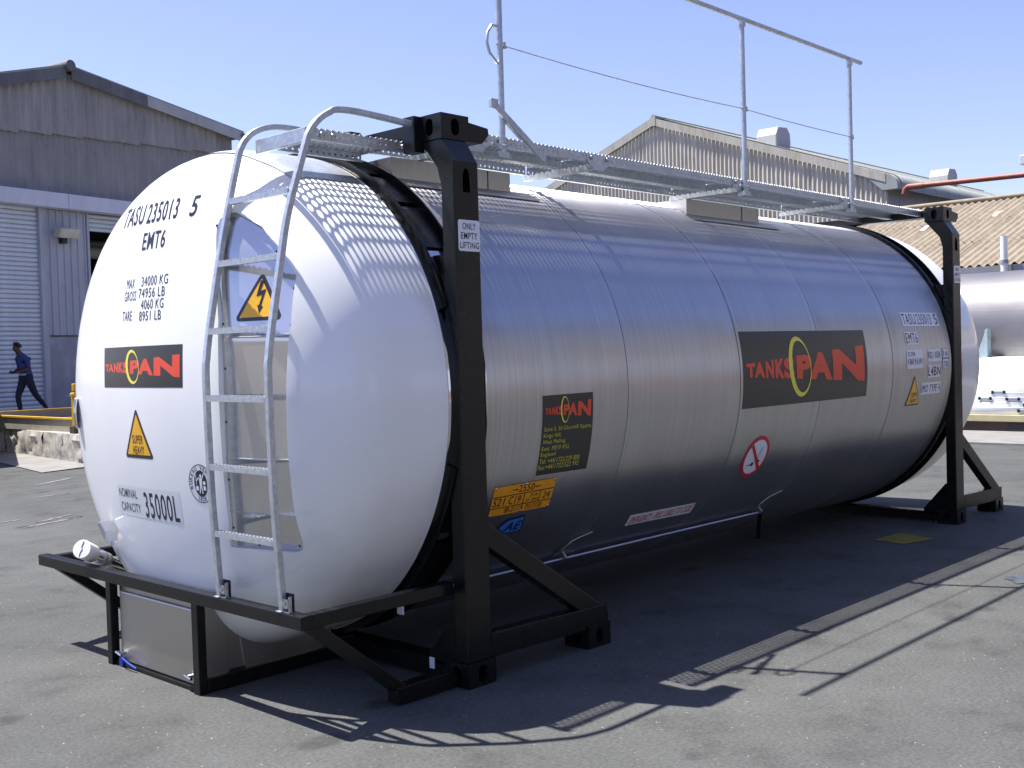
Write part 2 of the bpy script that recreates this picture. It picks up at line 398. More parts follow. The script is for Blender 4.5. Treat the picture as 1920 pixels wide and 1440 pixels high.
# the steel sheet behind the ladder
cy_, cz_ = -.78, 1.45
ins = [(cy_+(y-cy_)*.992, cz_+(z-cz_)*.997) for y, z in REC]
vs, fs, be = cut_poly(ins, ZC)
pb = MB(); m_ = len(vs)
pb.add([(panel_x(y, z)-.006, y, z) for y, z in vs]+[(panel_x(y, z)-.002, y, z) for y, z in vs], fs+[(a, b_, b_+m_, a+m_) for a, b_ in be])
panel = pb.build('ladder_backing_panel', MT['panel'], tank, 40)
for z in (.875, 1.12, 1.66):
    y0 = -.585 if z > 1 else -.576; y1 = interp(z, [.75, 1.03, 1.31, 1.72], [-.94, -.968, -.982, -.988])
    b = MB(); b.tube([(panel_x(y, z)-.006, y, z+.004*sin((y+.6)*9)) for y in [y0+(y1-y0)*i/8 for i in range(9)]], .0045, 6)
    b.build('fold', MT['panel'], panel, 60)
rv = MB(); rv.lathe_z([(.006, -.003), (.006, .001), (.003, .003)], (0, 0), 8); rvm = rv.mesh('rivet', MT['ink'], 50)
for y, z in ((-0.580, .80), (-0.585, 1.02), (-0.590, 1.28), (-0.595, 1.52), (-0.585, 1.72), (-0.545, 1.98), (-0.510, 2.17), (-.94, .80), (-.90, .73), (-.955, 1.05), (-.967, 1.24), (-.97, 1.45), (-.975, 1.70), (-.955, 1.86), (-.83, 2.03), (-.70, .725)):
    link(rvm, 'rivet', panel, (panel_x(y, z)-.006, y, z), (0, -pi/2, 0))
# far head
fb = MB(); fb.lathe_x([(XE-x, r) for x, r in HP], CZ, 128); fb.build('head', MT['white'], tank, 40)
# bright trim round the rims, recessed steel bands, cladding sheets and strap bands
for x in (X0, XE):
    b = MB(); b.lathe_x([(x-.006, RW-.01), (x-.006, RW+.004), (x+.006, RW+.004), (x+.006, RW-.01)], CZ, 160); b.build('rim_trim', MT['polish'], tank, 30)
for a, c in ((X0+.006, XS0), (XS1, XE-.006)):
    b = MB(); b.lathe_x([(a, RW), (a+.012, 1.241), (c-.012, 1.241), (c, RS)], CZ, 160); b.build('recessed_band', MT['polish'], tank, 30)
SEAMS = [XS0, 1.312, 2.455, 3.49, 4.62, XS1]
for i in range(5):
    a, c = SEAMS[i], SEAMS[i+1]; b = MB(); r = RS-.0012*(i % 2)
    pr = [(a, r-.012), (a, r-.002), (a+.004, r)]+[(a+(c-a)*k/6, r) for k in range(1, 6)]+[(c-.004, r), (c, r-.002), (c, r-.012)]
    b.lathe_x(pr, CZ, 220); b.build('cladding_sheet', MT['shell'], tank, 30)
for x in SEAMS[1:-1]:
    for dx, wdt in ((0., .017),):
        b = MB(); b.lathe_x([(x+dx-wdt, RS-.004), (x+dx-wdt, RS+.0006), (x+dx-wdt+.003, RS+.0011), (x+dx+wdt-.003, RS+.0011), (x+dx+wdt, RS+.0006), (x+dx+wdt, RS-.004)], CZ, 200)
        b.build('strap_band', MT['shell'], tank, 30)
        b = MB(); b.lathe_x([(x-.0215, RS-.004), (x-.0215, RS+.0009), (x-.0178, RS+.0009), (x-.0178, RS-.004)], CZ, 200); b.build('seam_line', MT['seam'], tank, 30)

# ---- black frame
def casting(name, x0, y0, z0, L_=.178, W_=.162, H_=.118, sy=-1):
    # corner casting with oval holes in its end and outer faces; (x0, y0) is its outer corner
    b = MB()
    def face(P, w_, h_, ow, oh, dp):
        n = 16; rect = []; oval = []
        for i in range(n):
            a = 2*pi*(i+.5)/n; c, s = cos(a), sin(a); k = 1/max(abs(c)/(w_/2), abs(s)/(h_/2))
            rect.append((c*k, s*k))
            rr = min(ow, oh)/2; sx_ = ow/2-rr; sz_ = oh/2-rr
            oval.append((rr*c+(sx_ if c > 0 else -sx_), rr*s+(sz_ if s > 0 else -sz_)))
        cor = [(-w_/2, -h_/2), (w_/2, -h_/2), (w_/2, h_/2), (-w_/2, h_/2)]
        # snap the nearest rect points onto the true corners
        for q in cor:
            j = min(range(n), key=lambda i: hypot(rect[i][0]-q[0], rect[i][1]-q[1])); rect[j] = q
        vs = [P(u, v, 0) for u, v in rect]+[P(u, v, 0) for u, v in oval]+[P(u, v, dp) for u, v in oval]
        fs = [(i, (i+1) % n, (i+1) % n+n, i+n) for i in range(n)]+[(i+n, (i+1) % n+n, (i+1) % n+2*n, i+2*n) for i in range(n)]
        fs.append(tuple(range(2*n, 3*n))); b.add(vs, fs)
    ym = y0-sy*W_/2; zm = z0+H_/2; xm = x0+L_/2
    face(lambda u, v, d: (x0+d, ym+u, zm+v), W_, H_, .050, .080, .05)
    face(lambda u, v, d: (xm+u, y0-sy*d, zm+v), L_, H_, .052, .080, .05)
    yi = y0-sy*W_; x1 = x0+L_; z1 = z0+H_
    b.add([(x1, y0, z0), (x1, yi, z0), (x1, yi, z1), (x1, y0, z1)], [(0, 1, 2, 3)])
    b.add([(x0, yi, z0), (x1, yi, z0), (x1, yi, z1), (x0, yi, z1)], [(0, 1, 2, 3)])
    b.add([(x0, y0, z1), (x1, y0, z1), (x1, yi, z1), (x0, yi, z1)], [(0, 1, 2, 3)])
    b.add([(x0, y0, z0), (x1, y0, z0), (x1, yi, z0), (x0, yi, z0)], [(0, 1, 2, 3)])
    return b.build(name, MT['black'], tank, None, 0.)
for xb in (0., 5.73):
    for s in (-1, 1):
        yo = s*1.275
        # post: bent inwards under the top casting
        poly = [(s*1.203, 2.552), (s*1.275, 2.44), (s*1.275, .118), (s*1.19, .118), (s*1.19, 2.33), (s*1.165, 2.42), (s*1.05, 2.552)]
        b = MB(); b.prism(poly, 'x', xb+.002, xb+.163); post = b.build('corner_post', MT['black'], tank, None, .006)
        casting('corner_casting', xb, s*1.206, 2.552, sy=s)
        casting('corner_casting', xb, s*1.279, 0, sy=s, L_=.182, W_=.165)
        b = MB(); b.prism([(xb+.178, 2.645), (xb+.31, 2.632), (xb+.315, 2.60), (xb+.27, 2.555), (xb+.178, 2.555)], 'y', s*1.206, s*1.10)
        b.build('casting_lug', MT['black'], tank, None, .004)
        # black plate on the post's outer side, painting the shade inside an opening
        b = MB(); op = [(xb+.062, 2.30), (xb+.062, 2.36)]+[(xb+.0825+.0205*cos(a), 2.36+.05*sin(a)) for a in [pi-pi*i/8 for i in range(1, 8)]]+[(xb+.103, 2.36), (xb+.106, 2.30)]
        b.prism(op, 'y', s*1.2745, s*1.2765); b.build('post_slot_shade', MT['slot_shade'], post)
        # triangular foot
        b = MB(); b.bar((xb+.165, s*1.235, .175), (xb+1.04, s*1.235, .155), .076, .115); b.build('foot_beam', MT['black'], tank, None, .005)
        b = MB(); b.bar((xb+.10, s*1.235, .74), (xb+1.00, s*1.235, .15), .070, .10); b.prism([(xb+.95, .119), (xb+1.052, .119), (xb+1.052, .170), (xb+1.025, .187)], 'y', s*1.2685, s*1.2015); b.build('foot_brace', MT['black'], tank, None, .005)
        casting('corner_casting', xb+.87, s*1.279, 0, sy=s, L_=.182, W_=.165)
        # saddle plates joining post and ring
        for dx in (.030, .135):
            b = MB(); b.prism([(s*1.20, 2.02), (s*1.20, 1.50), (s*1.235, 1.45), (s*1.14, 1.88), (s*1.09, 2.02)], 'x', xb+dx, xb+dx+.012); b.build('saddle_plate', MT['black'], tank)
            b = MB(); b.prism([(s*1.195, .08), (s*1.195, .34), (s*1.17, .34), (s*.98, .12), (s*.98, .08)], 'x', xb+dx, xb+dx+.012); b.build('foot_gusset', MT['black'], tank)
    # ring: two flange plates and a web, in upper and lower arcs
    for s in (0, 1):
        for a0, a1 in ((R(19), R(78)), (R(-84), R(-15))):
            A0, A1 = (a0, a1) if s == 0 else (pi-a1, pi-a0)
            for dx in (0., .185):
                x = xb-.01+dx-(.0 if xb == 0 else -.005)
                b = MB(); b.lathe_x([(x, 1.224), (x, 1.285), (x+.012, 1.285), (x+.012, 1.224), (x, 1.224)], CZ, 48, A0, A1); b.build('ring_flange', MT['black'], tank)
            nseg = 4
            for q in range(nseg):
                c0 = A0+(A1-A0)*(q+.04)/nseg; c1 = A0+(A1-A0)*(q+.86)/nseg
                x = xb+.008
                b = MB(); b.lathe_x([(x, 1.246), (x, 1.254), (x+.165, 1.254), (x+.165, 1.246), (x, 1.246)], CZ, 14, c0, c1); b.build('ring_web', MT['black'], tank)
    # cross beams
    b = MB(); b.box(xb+.03, xb+.15, -1.05, 1.05, 2.595, 2.655); b.build('top_beam', MT['black'], tank, None, .004)
    b = MB(); b.box(xb+.03, xb+.15, -1.11, 1.11, .015, .095); b.build('bottom_beam', MT['black'], tank, None, .004)
# front bumper frame at the near end
b = MB(); b.box(-.862, -.802, -1.195, 1.291, .436, .495); b.build('bumper_bar', MT['black'], tank, None, .004)
for s, y in ((-1, -1.165), (1, 1.20)):
    b = MB(); b.box(-.8015, .0, y-.029, y+.029, .437, .494); b.build('bumper_arm', MT['black'], tank, None, .004)
    b = MB(); b.bar((-.815, y, .455), (-.30, y, .045), .056, .052); b.build('bumper_brace', MT['black'], tank, None, .003)
    b = MB(); b.box(-.37, .0, y-.045, y+.03, .012, .085); b.build('lower_stub_beam', MT['black'], tank, None, .003)
for y0, y1 in ((.502, .55), (-.345, -.292)):
    b = MB(); b.box(-.838, -.794, y0, y1, .0, .4355); b.build('cabinet_post', MT['black'], tank, None, .003)
b = MB(); b.box(-.793, -.05, -.345, -.30, .004, .07); b.build('cabinet_sill', MT['black'], tank, None, .003)
b = MB(); b.box(-.82, -.796, -.2915, .5015, .003, .022); b.build('cabinet_sill', MT['black'], tank, None, .002)
b = MB(); b.box(-.05, .03, -.40, -.28, .004, .12); b.build('cabinet_end_block', MT['black'], tank, None, .003)
# valve cabinet
cabn = MB(); cabn.box(-.79, -.05, -.318, .495, .024, .425); cab = cabn.build('valve_cabinet', MT['dullsteel'], tank, None, .004)
b = MB(); b.box(-.806, -.7905, -.262, .462, .026, .385); dr = b.build('cabinet_door', MT['dullsteel'], cab, None, .006)
for y in (.44, -.235):
    b = MB(); b.tube([(-.806, y, .068), (-.835, y, .068)], .011, 8); b.tube([(-.832, y-.028, .063), (-.832, y+.028, .073)], .008, 8); b.build('door_latch', MT['polish'], cab, 40)
b = MB(); b.box(-.828, -.812, .415, .448, .002, .046); b.tube([(-.826, .43, .046), (-.838, .39, .052), (-.842, .33, .040), (-.835, .26, .022)], .0045, 6); b.build('cabinet_seal', MT['bluetag'], cab, 50)
b = MB(); b.tube([(-.62, -.3195, .40), (-.60, -.3195, .25), (-.575, -.3195, .07)], .003, 5); b.build('cabinet_cord', MT['conc3'], cab)
b = MB(); b.box(-.66, -.58, -.332, -.3185, .062, .085); b.build('cabinet_catch', MT['ink'], cab)
# discharge pipe with white cap
dp0, dp1 = Vector((-.62, .90, .455)), Vector((-.82, .735, .555)); d_ = (dp1-dp0).normalized()
b = MB(); b.tube([dp0-d_*.22, dp0, dp1], .032, 20); pipe_ = b.build('discharge_pipe', MT['polish'], tank, 40)
for t in (.35, .55):
    b = MB(); c = dp0+(dp1-dp0)*t; b.tube([c-d_*.014, c+d_*.014], .040, 20); b.build('pipe_clamp', MT['dullsteel'], pipe_, 40)
b = MB(); c1 = dp1-d_*.02; c2 = dp1+d_*.11
b.tube([c1, c1+d_*.006, c2-d_*.006, c2], [.043, .047, .050, .047], 28); cp = b.build('pipe_cap', MT['cap'], pipe_, 40)
b = MB(); sd = Vector((0, 0, 1)).cross(d_).normalized(); up_ = d_.cross(sd)
b.tube([c2+d_*.001+up_*.04+sd*.008, c2+d_*.001+up_*.01-sd*.002, c2+d_*.001+sd*.004, c2+d_*.001-up_*.012-sd*.003, c2+d_*.001-up_*.038-sd*.01], .0016, 5); b.build('cap_seam', MT['ink'], cp)
b = MB(); hd = Vector((-.86, .5, .1)).normalized()
b.prism([(.57, .735), (.50, .66), (.46, .645), (.475, .70), (.53, .745)], 'x', -.862, -.80); b.build('pipe_hood', MT['polish'], tank, None, .004)
# bright oval fitting on the left cheek of the head
c = Vector((head_x(.905, 1.295)-.004, .907, 1.295)); nrm_ = Vector((-.72, .69, 0)); tn = Vector((-nrm_.y, nrm_.x, 0)).normalized()
b = MB(); path = [c+nrm_*.006+tn*.030*cos(2*pi*i/28)+Vector((0, 0, .078))*sin(2*pi*i/28) for i in range(29)]
b.tube(path, .009, 8, cap=False); ov = b.build('oval_fitting', MT['polish'], tank, 60)
b = MB(); b.add([c+nrm_*.004]+[c+nrm_*.003+tn*.03*cos(2*pi*i/28)+Vector((0, 0, .078))*sin(2*pi*i/28) for i in range(28)], [(0, i+1, (i+1) % 28+1) for i in range(28)]); b.build('fitting_plate', MT['dullsteel'], ov)

# ---- ladder
def stile_pts(y, dx):
    P = [(-.848, .497), (-.860, .70), (-.876, 1.0), (-.882, 1.47), (-.875, 1.57), (-.856, 1.69), (-.808, 1.93), (-.756, 2.17), (-.680+dx*.3, 2.46)]
    P += [(-.660+dx*.35, 2.52), (-.634+dx*.4, 2.562), (-.594+dx*.4, 2.598), (-.545+dx*.3, 2.622), (-.49, 2.638), (-.40, 2.646), (-.25, 2.642), (-.10, 2.634), (-.03, 2.630)]
    Q = []
    for i in range(len(P)-1):
        p0, p1, p2, p3 = P[max(i-1, 0)], P[i], P[i+1], P[min(i+2, len(P)-1)]
        for k in range(4):
            t = k/4; Q.append(tuple(.5*(2*b_+(c_-a_)*t+(2*a_-5*b_+4*c_-d_)*t*t+(3*b_-a_-3*c_+d_)*t**3) for a_, b_, c_, d_ in zip(p0, p1, p2, p3)))
    return [(x, y, z) for x, z in Q+[P[-1]]]
def stile_x(z): return interp(z, [.5, .7, 1.0, 1.47, 1.57, 1.69, 1.93, 2.17, 2.46], [-.848, -.860, -.876, -.882, -.875, -.856, -.808, -.756, -.680])
lad = MB(); lad.sweep(stile_pts(-1.052, .08), .028, .026, (0, 1, 0)); lad_r = lad.build('ladder_stile', MT['galv'], tank, 35, .003)
lad = MB(); lad.sweep(stile_pts(-.572, .0), .028, .026, (0, 1, 0)); lad.build('ladder_stile', MT['galv'], tank, 35, .003)
rb_ = MB(); ya, yb = -1.038, -.586
rb_.box(-.013, .013, ya, yb, -.011, .009)
nt_ = 17
for i in range(nt_):
    y0 = ya+(yb-ya)*(i+.08)/nt_; y1 = ya+(yb-ya)*(i+.92)/nt_; ym = (y0+y1)/2
    for sx in (-.0128, .0058):
        rb_.prism([(y0, .009), (y1, .009), (ym+.006, .017), (ym-.006, .017)], 'x', sx, sx+.007)
rm = rb_.mesh('ladder_rung', MT['galv'])
for z in (.785, 1.083, 1.388, 1.684, 1.985, 2.268): link(rm, 'ladder_rung', tank, (stile_x(z), 0, z))
for y in (-.56, -1.04):
    b = MB(); b.box(-.866, -.842, y-.017, y+.017, .4955, .5005); b.box(-.857, -.835, y-.062, y-.0145, .4955, .503); b.box(-.852, -.838, y-.062, y-.055, .50, .565); b.build('stile_foot', MT['galv'], tank, None, .001)
    b = MB(); b.box(-.834, -.828, y-.066, y-.012, .498, .575); b.build('stile_foot_pad', MT['ink'], tank)
    b = MB(); b.tube([(-.864, y-.036, .535), (-.834, y-.036, .535)], .011, 6); b.box(-.858, -.837, y-.056, y-.02, .515, .555); b.build('stile_clamp', MT['polish'], tank)
b = MB(); b.box(-.05, .015, -1.075, -.995, 2.50, 2.668); b.build('hoop_bracket', MT['black'], tank, None, .003)
b = MB(); b.box(-.055, .015, -.61, -.55, 2.56, 2.668); b.build('hoop_bracket', MT['black'], tank, None, .003)

# ---- walkway
def perforated(x0, x1, y0, y1, z, pitch=.036, pitchy=.0282, r=.0134, rim=.005):
    b = MB(); ny = max(1, round((y1-y0)/pitchy)); py = (y1-y0)/ny; nx = max(1, round((x1-x0)/pitch)); px = (x1-x0)/nx
    def cell(cx, cy, wx):
        o = []; h = []; tt = []
        for k in range(8):
            a = pi/4*k; c, s = cos(a), sin(a); q = 1/max(abs(c), abs(s))
            o.append((cx+c*q*wx/2, cy+s*q*py/2, z)); h.append((cx+c*r, cy+s*r, z)); tt.append((cx+c*r*.93, cy+s*r*.93, z+rim))
        b.add(o+h+tt, [(k, (k+1) % 8, (k+1) % 8+8, k+8) for k in range(8)]+[(k+8, (k+1) % 8+8, (k+1) % 8+16, k+16) for k in range(8)])
    for j in range(ny):
        cy = y0+(j+.5)*py
        if j % 2 == 0:
            for i in range(nx): cell(x0+(i+.5)*px, cy, px)
        else:
            for i in range(nx-1): cell(x0+(i+1)*px, cy, px)
            for a, c in ((x0, x0+px/2), (x1-px/2, x1)): b.add([(a, cy-py/2, z), (c, cy-py/2, z), (c, cy+py/2, z), (a, cy+py/2, z)], [(0, 1, 2, 3)])
    return b
def web(x0, x1, y, z0, z1, pitch=.036, r=.006):
    b = MB(); n = max(1, round((x1-x0)/pitch)); px = (x1-x0)/n; zc = z0+(z1-z0)*.45
    for i in range(n):
        cx = x0+(i+.5)*px; o = []; h = []
        for k in range(8):
            a = pi/4*k; c, s = cos(a), sin(a); q = 1/max(abs(c), abs(s)); zz = s*q
            o.append((cx+c*q*px/2, y, zc+(zz*(z1-zc) if zz > 0 else zz*(zc-z0)))); h.append((cx+c*r, y, zc+s*r))
        b.add(o+h, [(k, (k+1) % 8, (k+1) % 8+8, k+8) for k in range(8)])
    return b
bo = MB(); bo.lathe_z([(.013, 0), (.013, .009), (.008, .013)], (0, 0), 8); bom = bo.mesh('bolt', MT['bolt'], 50)
def plank(x0, x1, y0, y1, z, h=.044):
    p = perforated(x0, x1, y0, y1, z).build('walkway_plank', MT['galv'], tank, recalc=False)
    for y in (y0, y1):
        web(x0, x1, y, z-h, z).build('plank_web', MT['galv'], p, recalc=False)
        b = MB(); s = 1 if y == y0 else -1; b.box(x0, x1, min(y, y+s*.022), max(y, y+s*.022), z-h-.003, z-h); b.build('plank_lip', MT['galv'], p)
        # saw-tooth upstand along the edge
        b = MB(); n = int((x1-x0)/.031)
        for i in range(n):
            xa = x0+(x1-x0)*i/n; xb_ = x0+(x1-x0)*(i+.75)/n
            b.prism([(xa, z), (xb_, z), ((xa*.3+xb_*.7), z+.007), ((xa*.7+xb_*.3), z+.007)], 'y', y-.002 if s > 0 else y-.001, y+.001 if s > 0 else y+.002)
        b.build('edge_teeth', MT['galv'], p)
    return p
plank(-.575, -.005, -.965, -.63, 2.562, .042)
b = MB(); b.box(-.600, -.5775, -.98, -.60, 2.497, 2.563); b.build('walkway_end_plate', MT['galv'], tank, None, .004)
for x in (-.50, -.44): link(bom, 'bolt', tank, (x, -.966, 2.541), (pi/2, 0, 0))
for x in (-.03,): link(bom, 'bolt', tank, (x, -.966, 2.541), (pi/2, 0, 0))
SP = [(.20, 1.395), (1.405, 2.895), (2.905, 4.395), (4.405, 5.80)]
for a, c in SP: plank(a, c, -1.0, -.735, 2.655); plank(a, c, -.728, -.45, 2.655)
for x in (.42, 1.40, 2.90, 4.40):
    b = MB(); b.box(x-.022, x+.022, -1.0, -.44, 2.575, 2.6005); n = 13
    for i in range(n):
        y = -.99+.54*(i+.5)/n; b.prism([(y-.017, 2.6005), (y+.017, 2.6005), (y+.009, 2.609), (y-.009, 2.609)], 'x', x-.022, x-.016)
    b.build('walkway_bracket', MT['galv'], tank)
    b = MB(); b.prism([(x-.10, 2.653), (x-.10, 2.612), (x-.04, 2.565), (x+.04, 2.565), (x+.11, 2.612), (x+.11, 2.653)], 'y', -1.0055, -1.0025); b.build('splice_plate', MT['galv'], tank)
    for dx in (-.065, .075): link(bom, 'bolt', tank, (x+dx, -1.006, 2.633), (pi/2, 0, 0))
# steel boxes on the crown of the shell under the walkway
for x0, x1 in ((.215, 1.10), (2.86, 3.80)):
    b = MB(); b.box(x0, x1, -.60, -.05, 2.40, 2.575); bx_ = b.build('crown_box', MT['dullsteel'], tank, None, .004)
    b = MB(); b.grid(lambda p, q: side(x0-.03+(x1-x0+.19)*p, sv(57+5*q), .005), 6, 4); b.build('drip_flange', MT['dullsteel'], bx_)
    b = MB(); b.box(x0+.70, x0+.704, -.603, -.6, 2.42, 2.57); b.build('box_seam', MT['ink'], bx_)
def crown(x, y):
    d = X0-x; rr = RW if d < .32 else RW-.42+sqrt(max(.42**2-(d-.32)**2, 0)); return CZ+sqrt(max(rr*rr-y*y, 0))
b = MB(); b.grid(lambda p, q: (-.50+.44*p-.10*max(0, .35-q)*(p-1), -.70+.66*q, crown(-.50+.44*p-.10*max(0, .35-q)*(p-1), -.70+.66*q)+.006), 10, 14); b.build('crown_tread_plate', MT['galv'], tank, 40)
# handrail
def htube(name, path, r, n=10, par=tank): 
    q = MB(); q.tube(path, r, n); return q.build(name, MT['galv'], par, 40)
for x in (.60, 2.925, 4.45):
    pst = htube('handrail_post', [(x, -1.022, 2.565), (x, -1.022, 3.675)], .0172, 14)
    q = MB(); q.box(x-.021, x+.021, -1.040, -1.004, 3.66, 3.705); q.tube([(x-.03, -1.022, 3.668), (x+.03, -1.022, 3.668)], .007, 6); q.build('rail_clamp', MT['galv'], pst)
    q = MB(); q.box(x-.05, x+.025, -1.046, -.999, 2.545, 2.575); q.tube([(x-.10, -1.045, 2.61), (x-.03, -1.05, 2.60), (x+.02, -1.045, 2.612)], .008, 8); q.build('post_foot', MT['galv'], pst)
    q = MB(); q.tube([(x-.03, -1.022, 3.122), (x+.055, -1.022, 3.118)], .006, 6); q.tube([(x+.035, -1.022, 3.105), (x+.035, -1.022, 3.140)], .009, 6); q.build('cable_clip', MT['galv'], pst)
htube('handrail_top', [(.19, -1.022, 3.712), (4.645, -1.022, 3.712)], .0165, 14)
htube('handrail_cable', [(.63, -1.022, 3.122)]+[(.63+2.27*t/8, -1.022, 3.122-.018*4*(t/8)*(1-t/8)) for t in range(1, 8)]+[(2.9+1.6*t/6, -1.022, 3.122-.008*4*(t/6)*(1-t/6)) for t in range(7)], .0038, 6)
htube('handrail_loop', [(.58, -1.022, 3.215), (.545, -1.022, 3.21), (.515, -1.022, 3.17), (.508, -1.022, 3.12), (.525, -1.022, 3.07), (.585, -1.022, 3.02)], .008, 8)
q = MB(); q.bar((.535, -1.045, 2.80), (.90, -1.045, 2.565), .012, .036); q.box(.50, .55, -1.05, -1.03, 2.79, 2.835); q.build('handrail_latch_arm', MT['galv'], tank, None, .002)
q = MB(); q.bar((.60, -1.028, 2.74), (.74, -1.028, 2.655), .006, .012); q.build('handrail_latch_stay', MT['galv'], tank)

# ---- emergency cable along the lower side
b = MB(); b.tube([side(.17, sv(-50), .03), side(1.2, sv(-50), .028), side(2.3, sv(-50.3), .024), side(3.36, sv(-50.2), .028)], .006, 8); b.build('emergency_cable', simple('cable_sleeve', (.42, .45, .66), .35), tank, 60)
for x in (1.20, 3.32):
    b = MB(); b.grid(lambda s, t: side(x-.10+.20*s+.04*t, sv(-50.5)+t*.13, .006), 4, 6); pl = b.build('cable_recess', MT['shell'], tank, 60)
    b = MB(); b.tube([side(x-.05, sv(-47), .008), side(x-.02, sv(-43.2), .012), side(x+.02, sv(-42.2), .014), side(x+.13, sv(-41.6), .006)], .0028, 6); b.build('recess_lip', MT['dullsteel'], pl, 60)
    b = MB(); b.add([side(x-.008+dx, sv(-50)+dv, o) for o in (.005, .045) for dx, dv in ((0, -.03), (.016, -.03), (.016, .03), (0, .03))],
                    [(0, 1, 2, 3), (7, 6, 5, 4), (0, 4, 5, 1), (1, 5, 6, 2), (2, 6, 7, 3), (3, 7, 4, 0)]); b.build('cable_guide', MT['dullsteel'], pl)
b = MB(); b.bar((3.36, -.82, .39), (3.36, -.80, .18), .03, .02, (1, 0, 0)); b.build('cable_stay', MT['black'], tank)
# small tags near the bottom beam
for (y, z, wd, h) in ((-.78, .30, .05, .045), (-1.0, .075, .035, .055)):
    b = MB(); b.box(.024, .029, y-wd/2, y+wd/2, z-h/2, z+h/2); b.build('small_tag', MT['wht'], tank, None, .002)

# ---------------------------------------------------------------- lettering and stickers
_tc = {}
def flat_text(s, bold=0.):
    key = (s, bold)
    if key not in _tc:
        cu = bpy.data.curves.new('t', 'FONT'); cu.body = s; cu.fill_mode = 'FRONT'; cu.resolution_u = 3; cu.offset = bold; cu.space_character = 1.09
        ob = bpy.data.objects.new('t', cu); COL.objects.link(ob); bpy.context.view_layer.update()
        me = ob.to_mesh(); vs = [(v.co.x, v.co.y) for v in me.vertices]; fs = [tuple(p.vertices) for p in me.polygons]
        ob.to_mesh_clear(); bpy.data.objects.remove(ob); bpy.data.curves.remove(cu)
        xs = [p[0] for p in vs]; ys = [p[1] for p in vs]
        x0, x1, y0, y1 = min(xs), max(xs), min(ys), max(ys)
        _tc[key] = ([((x-x0)/(x1-x0), (y-y0)/(y1-y0)) for x, y in vs], fs, (x1-x0)/(y1-y0))
    return _tc[key]
def drape(vs, fs, surf, off, name, mat, parent, step=.05):
    if surf is headf: off, step = .35*off, .02
    if surf is panelf: step = .02
    b = bmesh.new(); bv = [b.verts.new((x, y, 0)) for x, y in vs]
    for q in fs:
        try: b.faces.new([bv[i] for i in q])
        except ValueError: pass
    for ax in (0, 1):
        lo = min(p[ax] for p in vs); hi = max(p[ax] for p in vs); k = math.floor(lo/step)+1 if step > 0 else 0
        while step > 0 and k*step < hi:
            co = [0, 0, 0]; no = [0, 0, 0]; co[ax] = k*step; no[ax] = 1
            bmesh.ops.bisect_plane(b, geom=b.verts[:]+b.edges[:]+b.faces[:], plane_co=co, plane_no=no); k += 1
    for v in b.verts: v.co = surf(v.co.x, v.co.y, off)
    me = bpy.data.meshes.new(name); b.to_mesh(me); b.free(); me.materials.append(mat)
    ob = bpy.data.objects.new(name, me); COL.objects.link(ob); ob.parent = parent; return ob
def letters(surf, s, u0, v0, w_, h, mat, parent, off=.0035, bold=.012, name='lettering', shear=0., warp=None):
    vs, fs, asp = flat_text(s, bold)
    if w_ is None: w_ = asp*h
    return drape([(u0+x*w_+shear*y*h, v0+y*h) for x, y in vs], fs, surf, off, name, mat, parent)
def patch(surf, pts, mat, parent, off=.002, name='sticker', step=.05):
    return drape(pts, [tuple(range(len(pts)))], surf, off, name, mat, parent, step)
def rect(u0, v0, u1, v1, r=0.):
    if not r: return [(u0, v0), (u1, v0), (u1, v1), (u0, v1)]
    o = []
    for cx, cy, a in ((u1-r, v0+r, -90), (u1-r, v1-r, 0), (u0+r, v1-r, 90), (u0+r, v0+r, 180)):
        o += [(cx+r*cos(R(a+30*k)), cy+r*sin(R(a+30*k))) for k in range(4)]
    return o
def merge(items):   # several flat shapes as one
    V, F = [], []
    for vs, fs in items:
        o = len(V); V += vs; F += [tuple(i+o for i in q) for q in fs]
    return V, F
def strip_poly(pts, wd, closed=False):
    out, inn = [], []; n = len(pts)
    for i in range(n):
        p0 = pts[(i-1) % n] if closed or i else pts[i]; p1 = pts[(i+1) % n] if closed or i < n-1 else pts[i]
        dx, dy = p1[0]-p0[0], p1[1]-p0[1]; L_ = hypot(dx, dy) or 1; nx, ny = -dy/L_, dx/L_
        wv = wd[i] if isinstance(wd, list) else wd
        out.append((pts[i][0]+nx*wv/2, pts[i][1]+ny*wv/2)); inn.append((pts[i][0]-nx*wv/2, pts[i][1]-ny*wv/2))
    m_ = n if closed else n-1
    return out+inn, [(i, (i+1) % n, (i+1) % n+n, i+n) for i in range(m_)]
def logo(surf, u0, v0, u1, v1, parent, base=None, name='logo_board', o=.002):
    # red wedge lettering growing to the right, a tilted ring round the P
    W_, H_ = u1-u0, v1-v0
    bd = base or patch(surf, rect(u0, v0, u1, v1), MT['board'], parent, o, name)
    top = lambda u: .572+.205*u; bot = lambda u: .412-.178*u
    cells = [('T', .022, .085), ('A', .078, .152), ('N', .158, .218), ('K', .228, .298), ('S', .292, .372), ('P', .392, .512), ('A', .492, .682), ('N', .690, .972)]
    items = []
    for ch, a, c in cells:
        vs, fs, _ = flat_text(ch, .055)
        items.append(([(u0+W_*(a+(c-a)*x), v0+H_*(bot(a+(c-a)*x)+(top(a+(c-a)*x)-bot(a+(c-a)*x))*y)) for x, y in vs], fs))
    V, F = merge(items); drape(V, F, surf, o+.0012, 'lettering', MT['red'], bd)
    n = 44; pts = []; wd = []
    for i in range(n):
        a = 2*pi*i/n; ca, sa = cos(a), sin(a)
        pts.append((u0+W_*(.425+.078*ca-.012*sa), v0+H_*(.505+.385*sa))); wd.append(W_*(.0165-.0115*ca))
    # the right side passes behind the letter: leave it a little lower than the ink
    V, F = strip_poly(pts, wd, True); drape(V, F, surf, o+.0021, 'ring', MT['ring'], bd)
    return bd
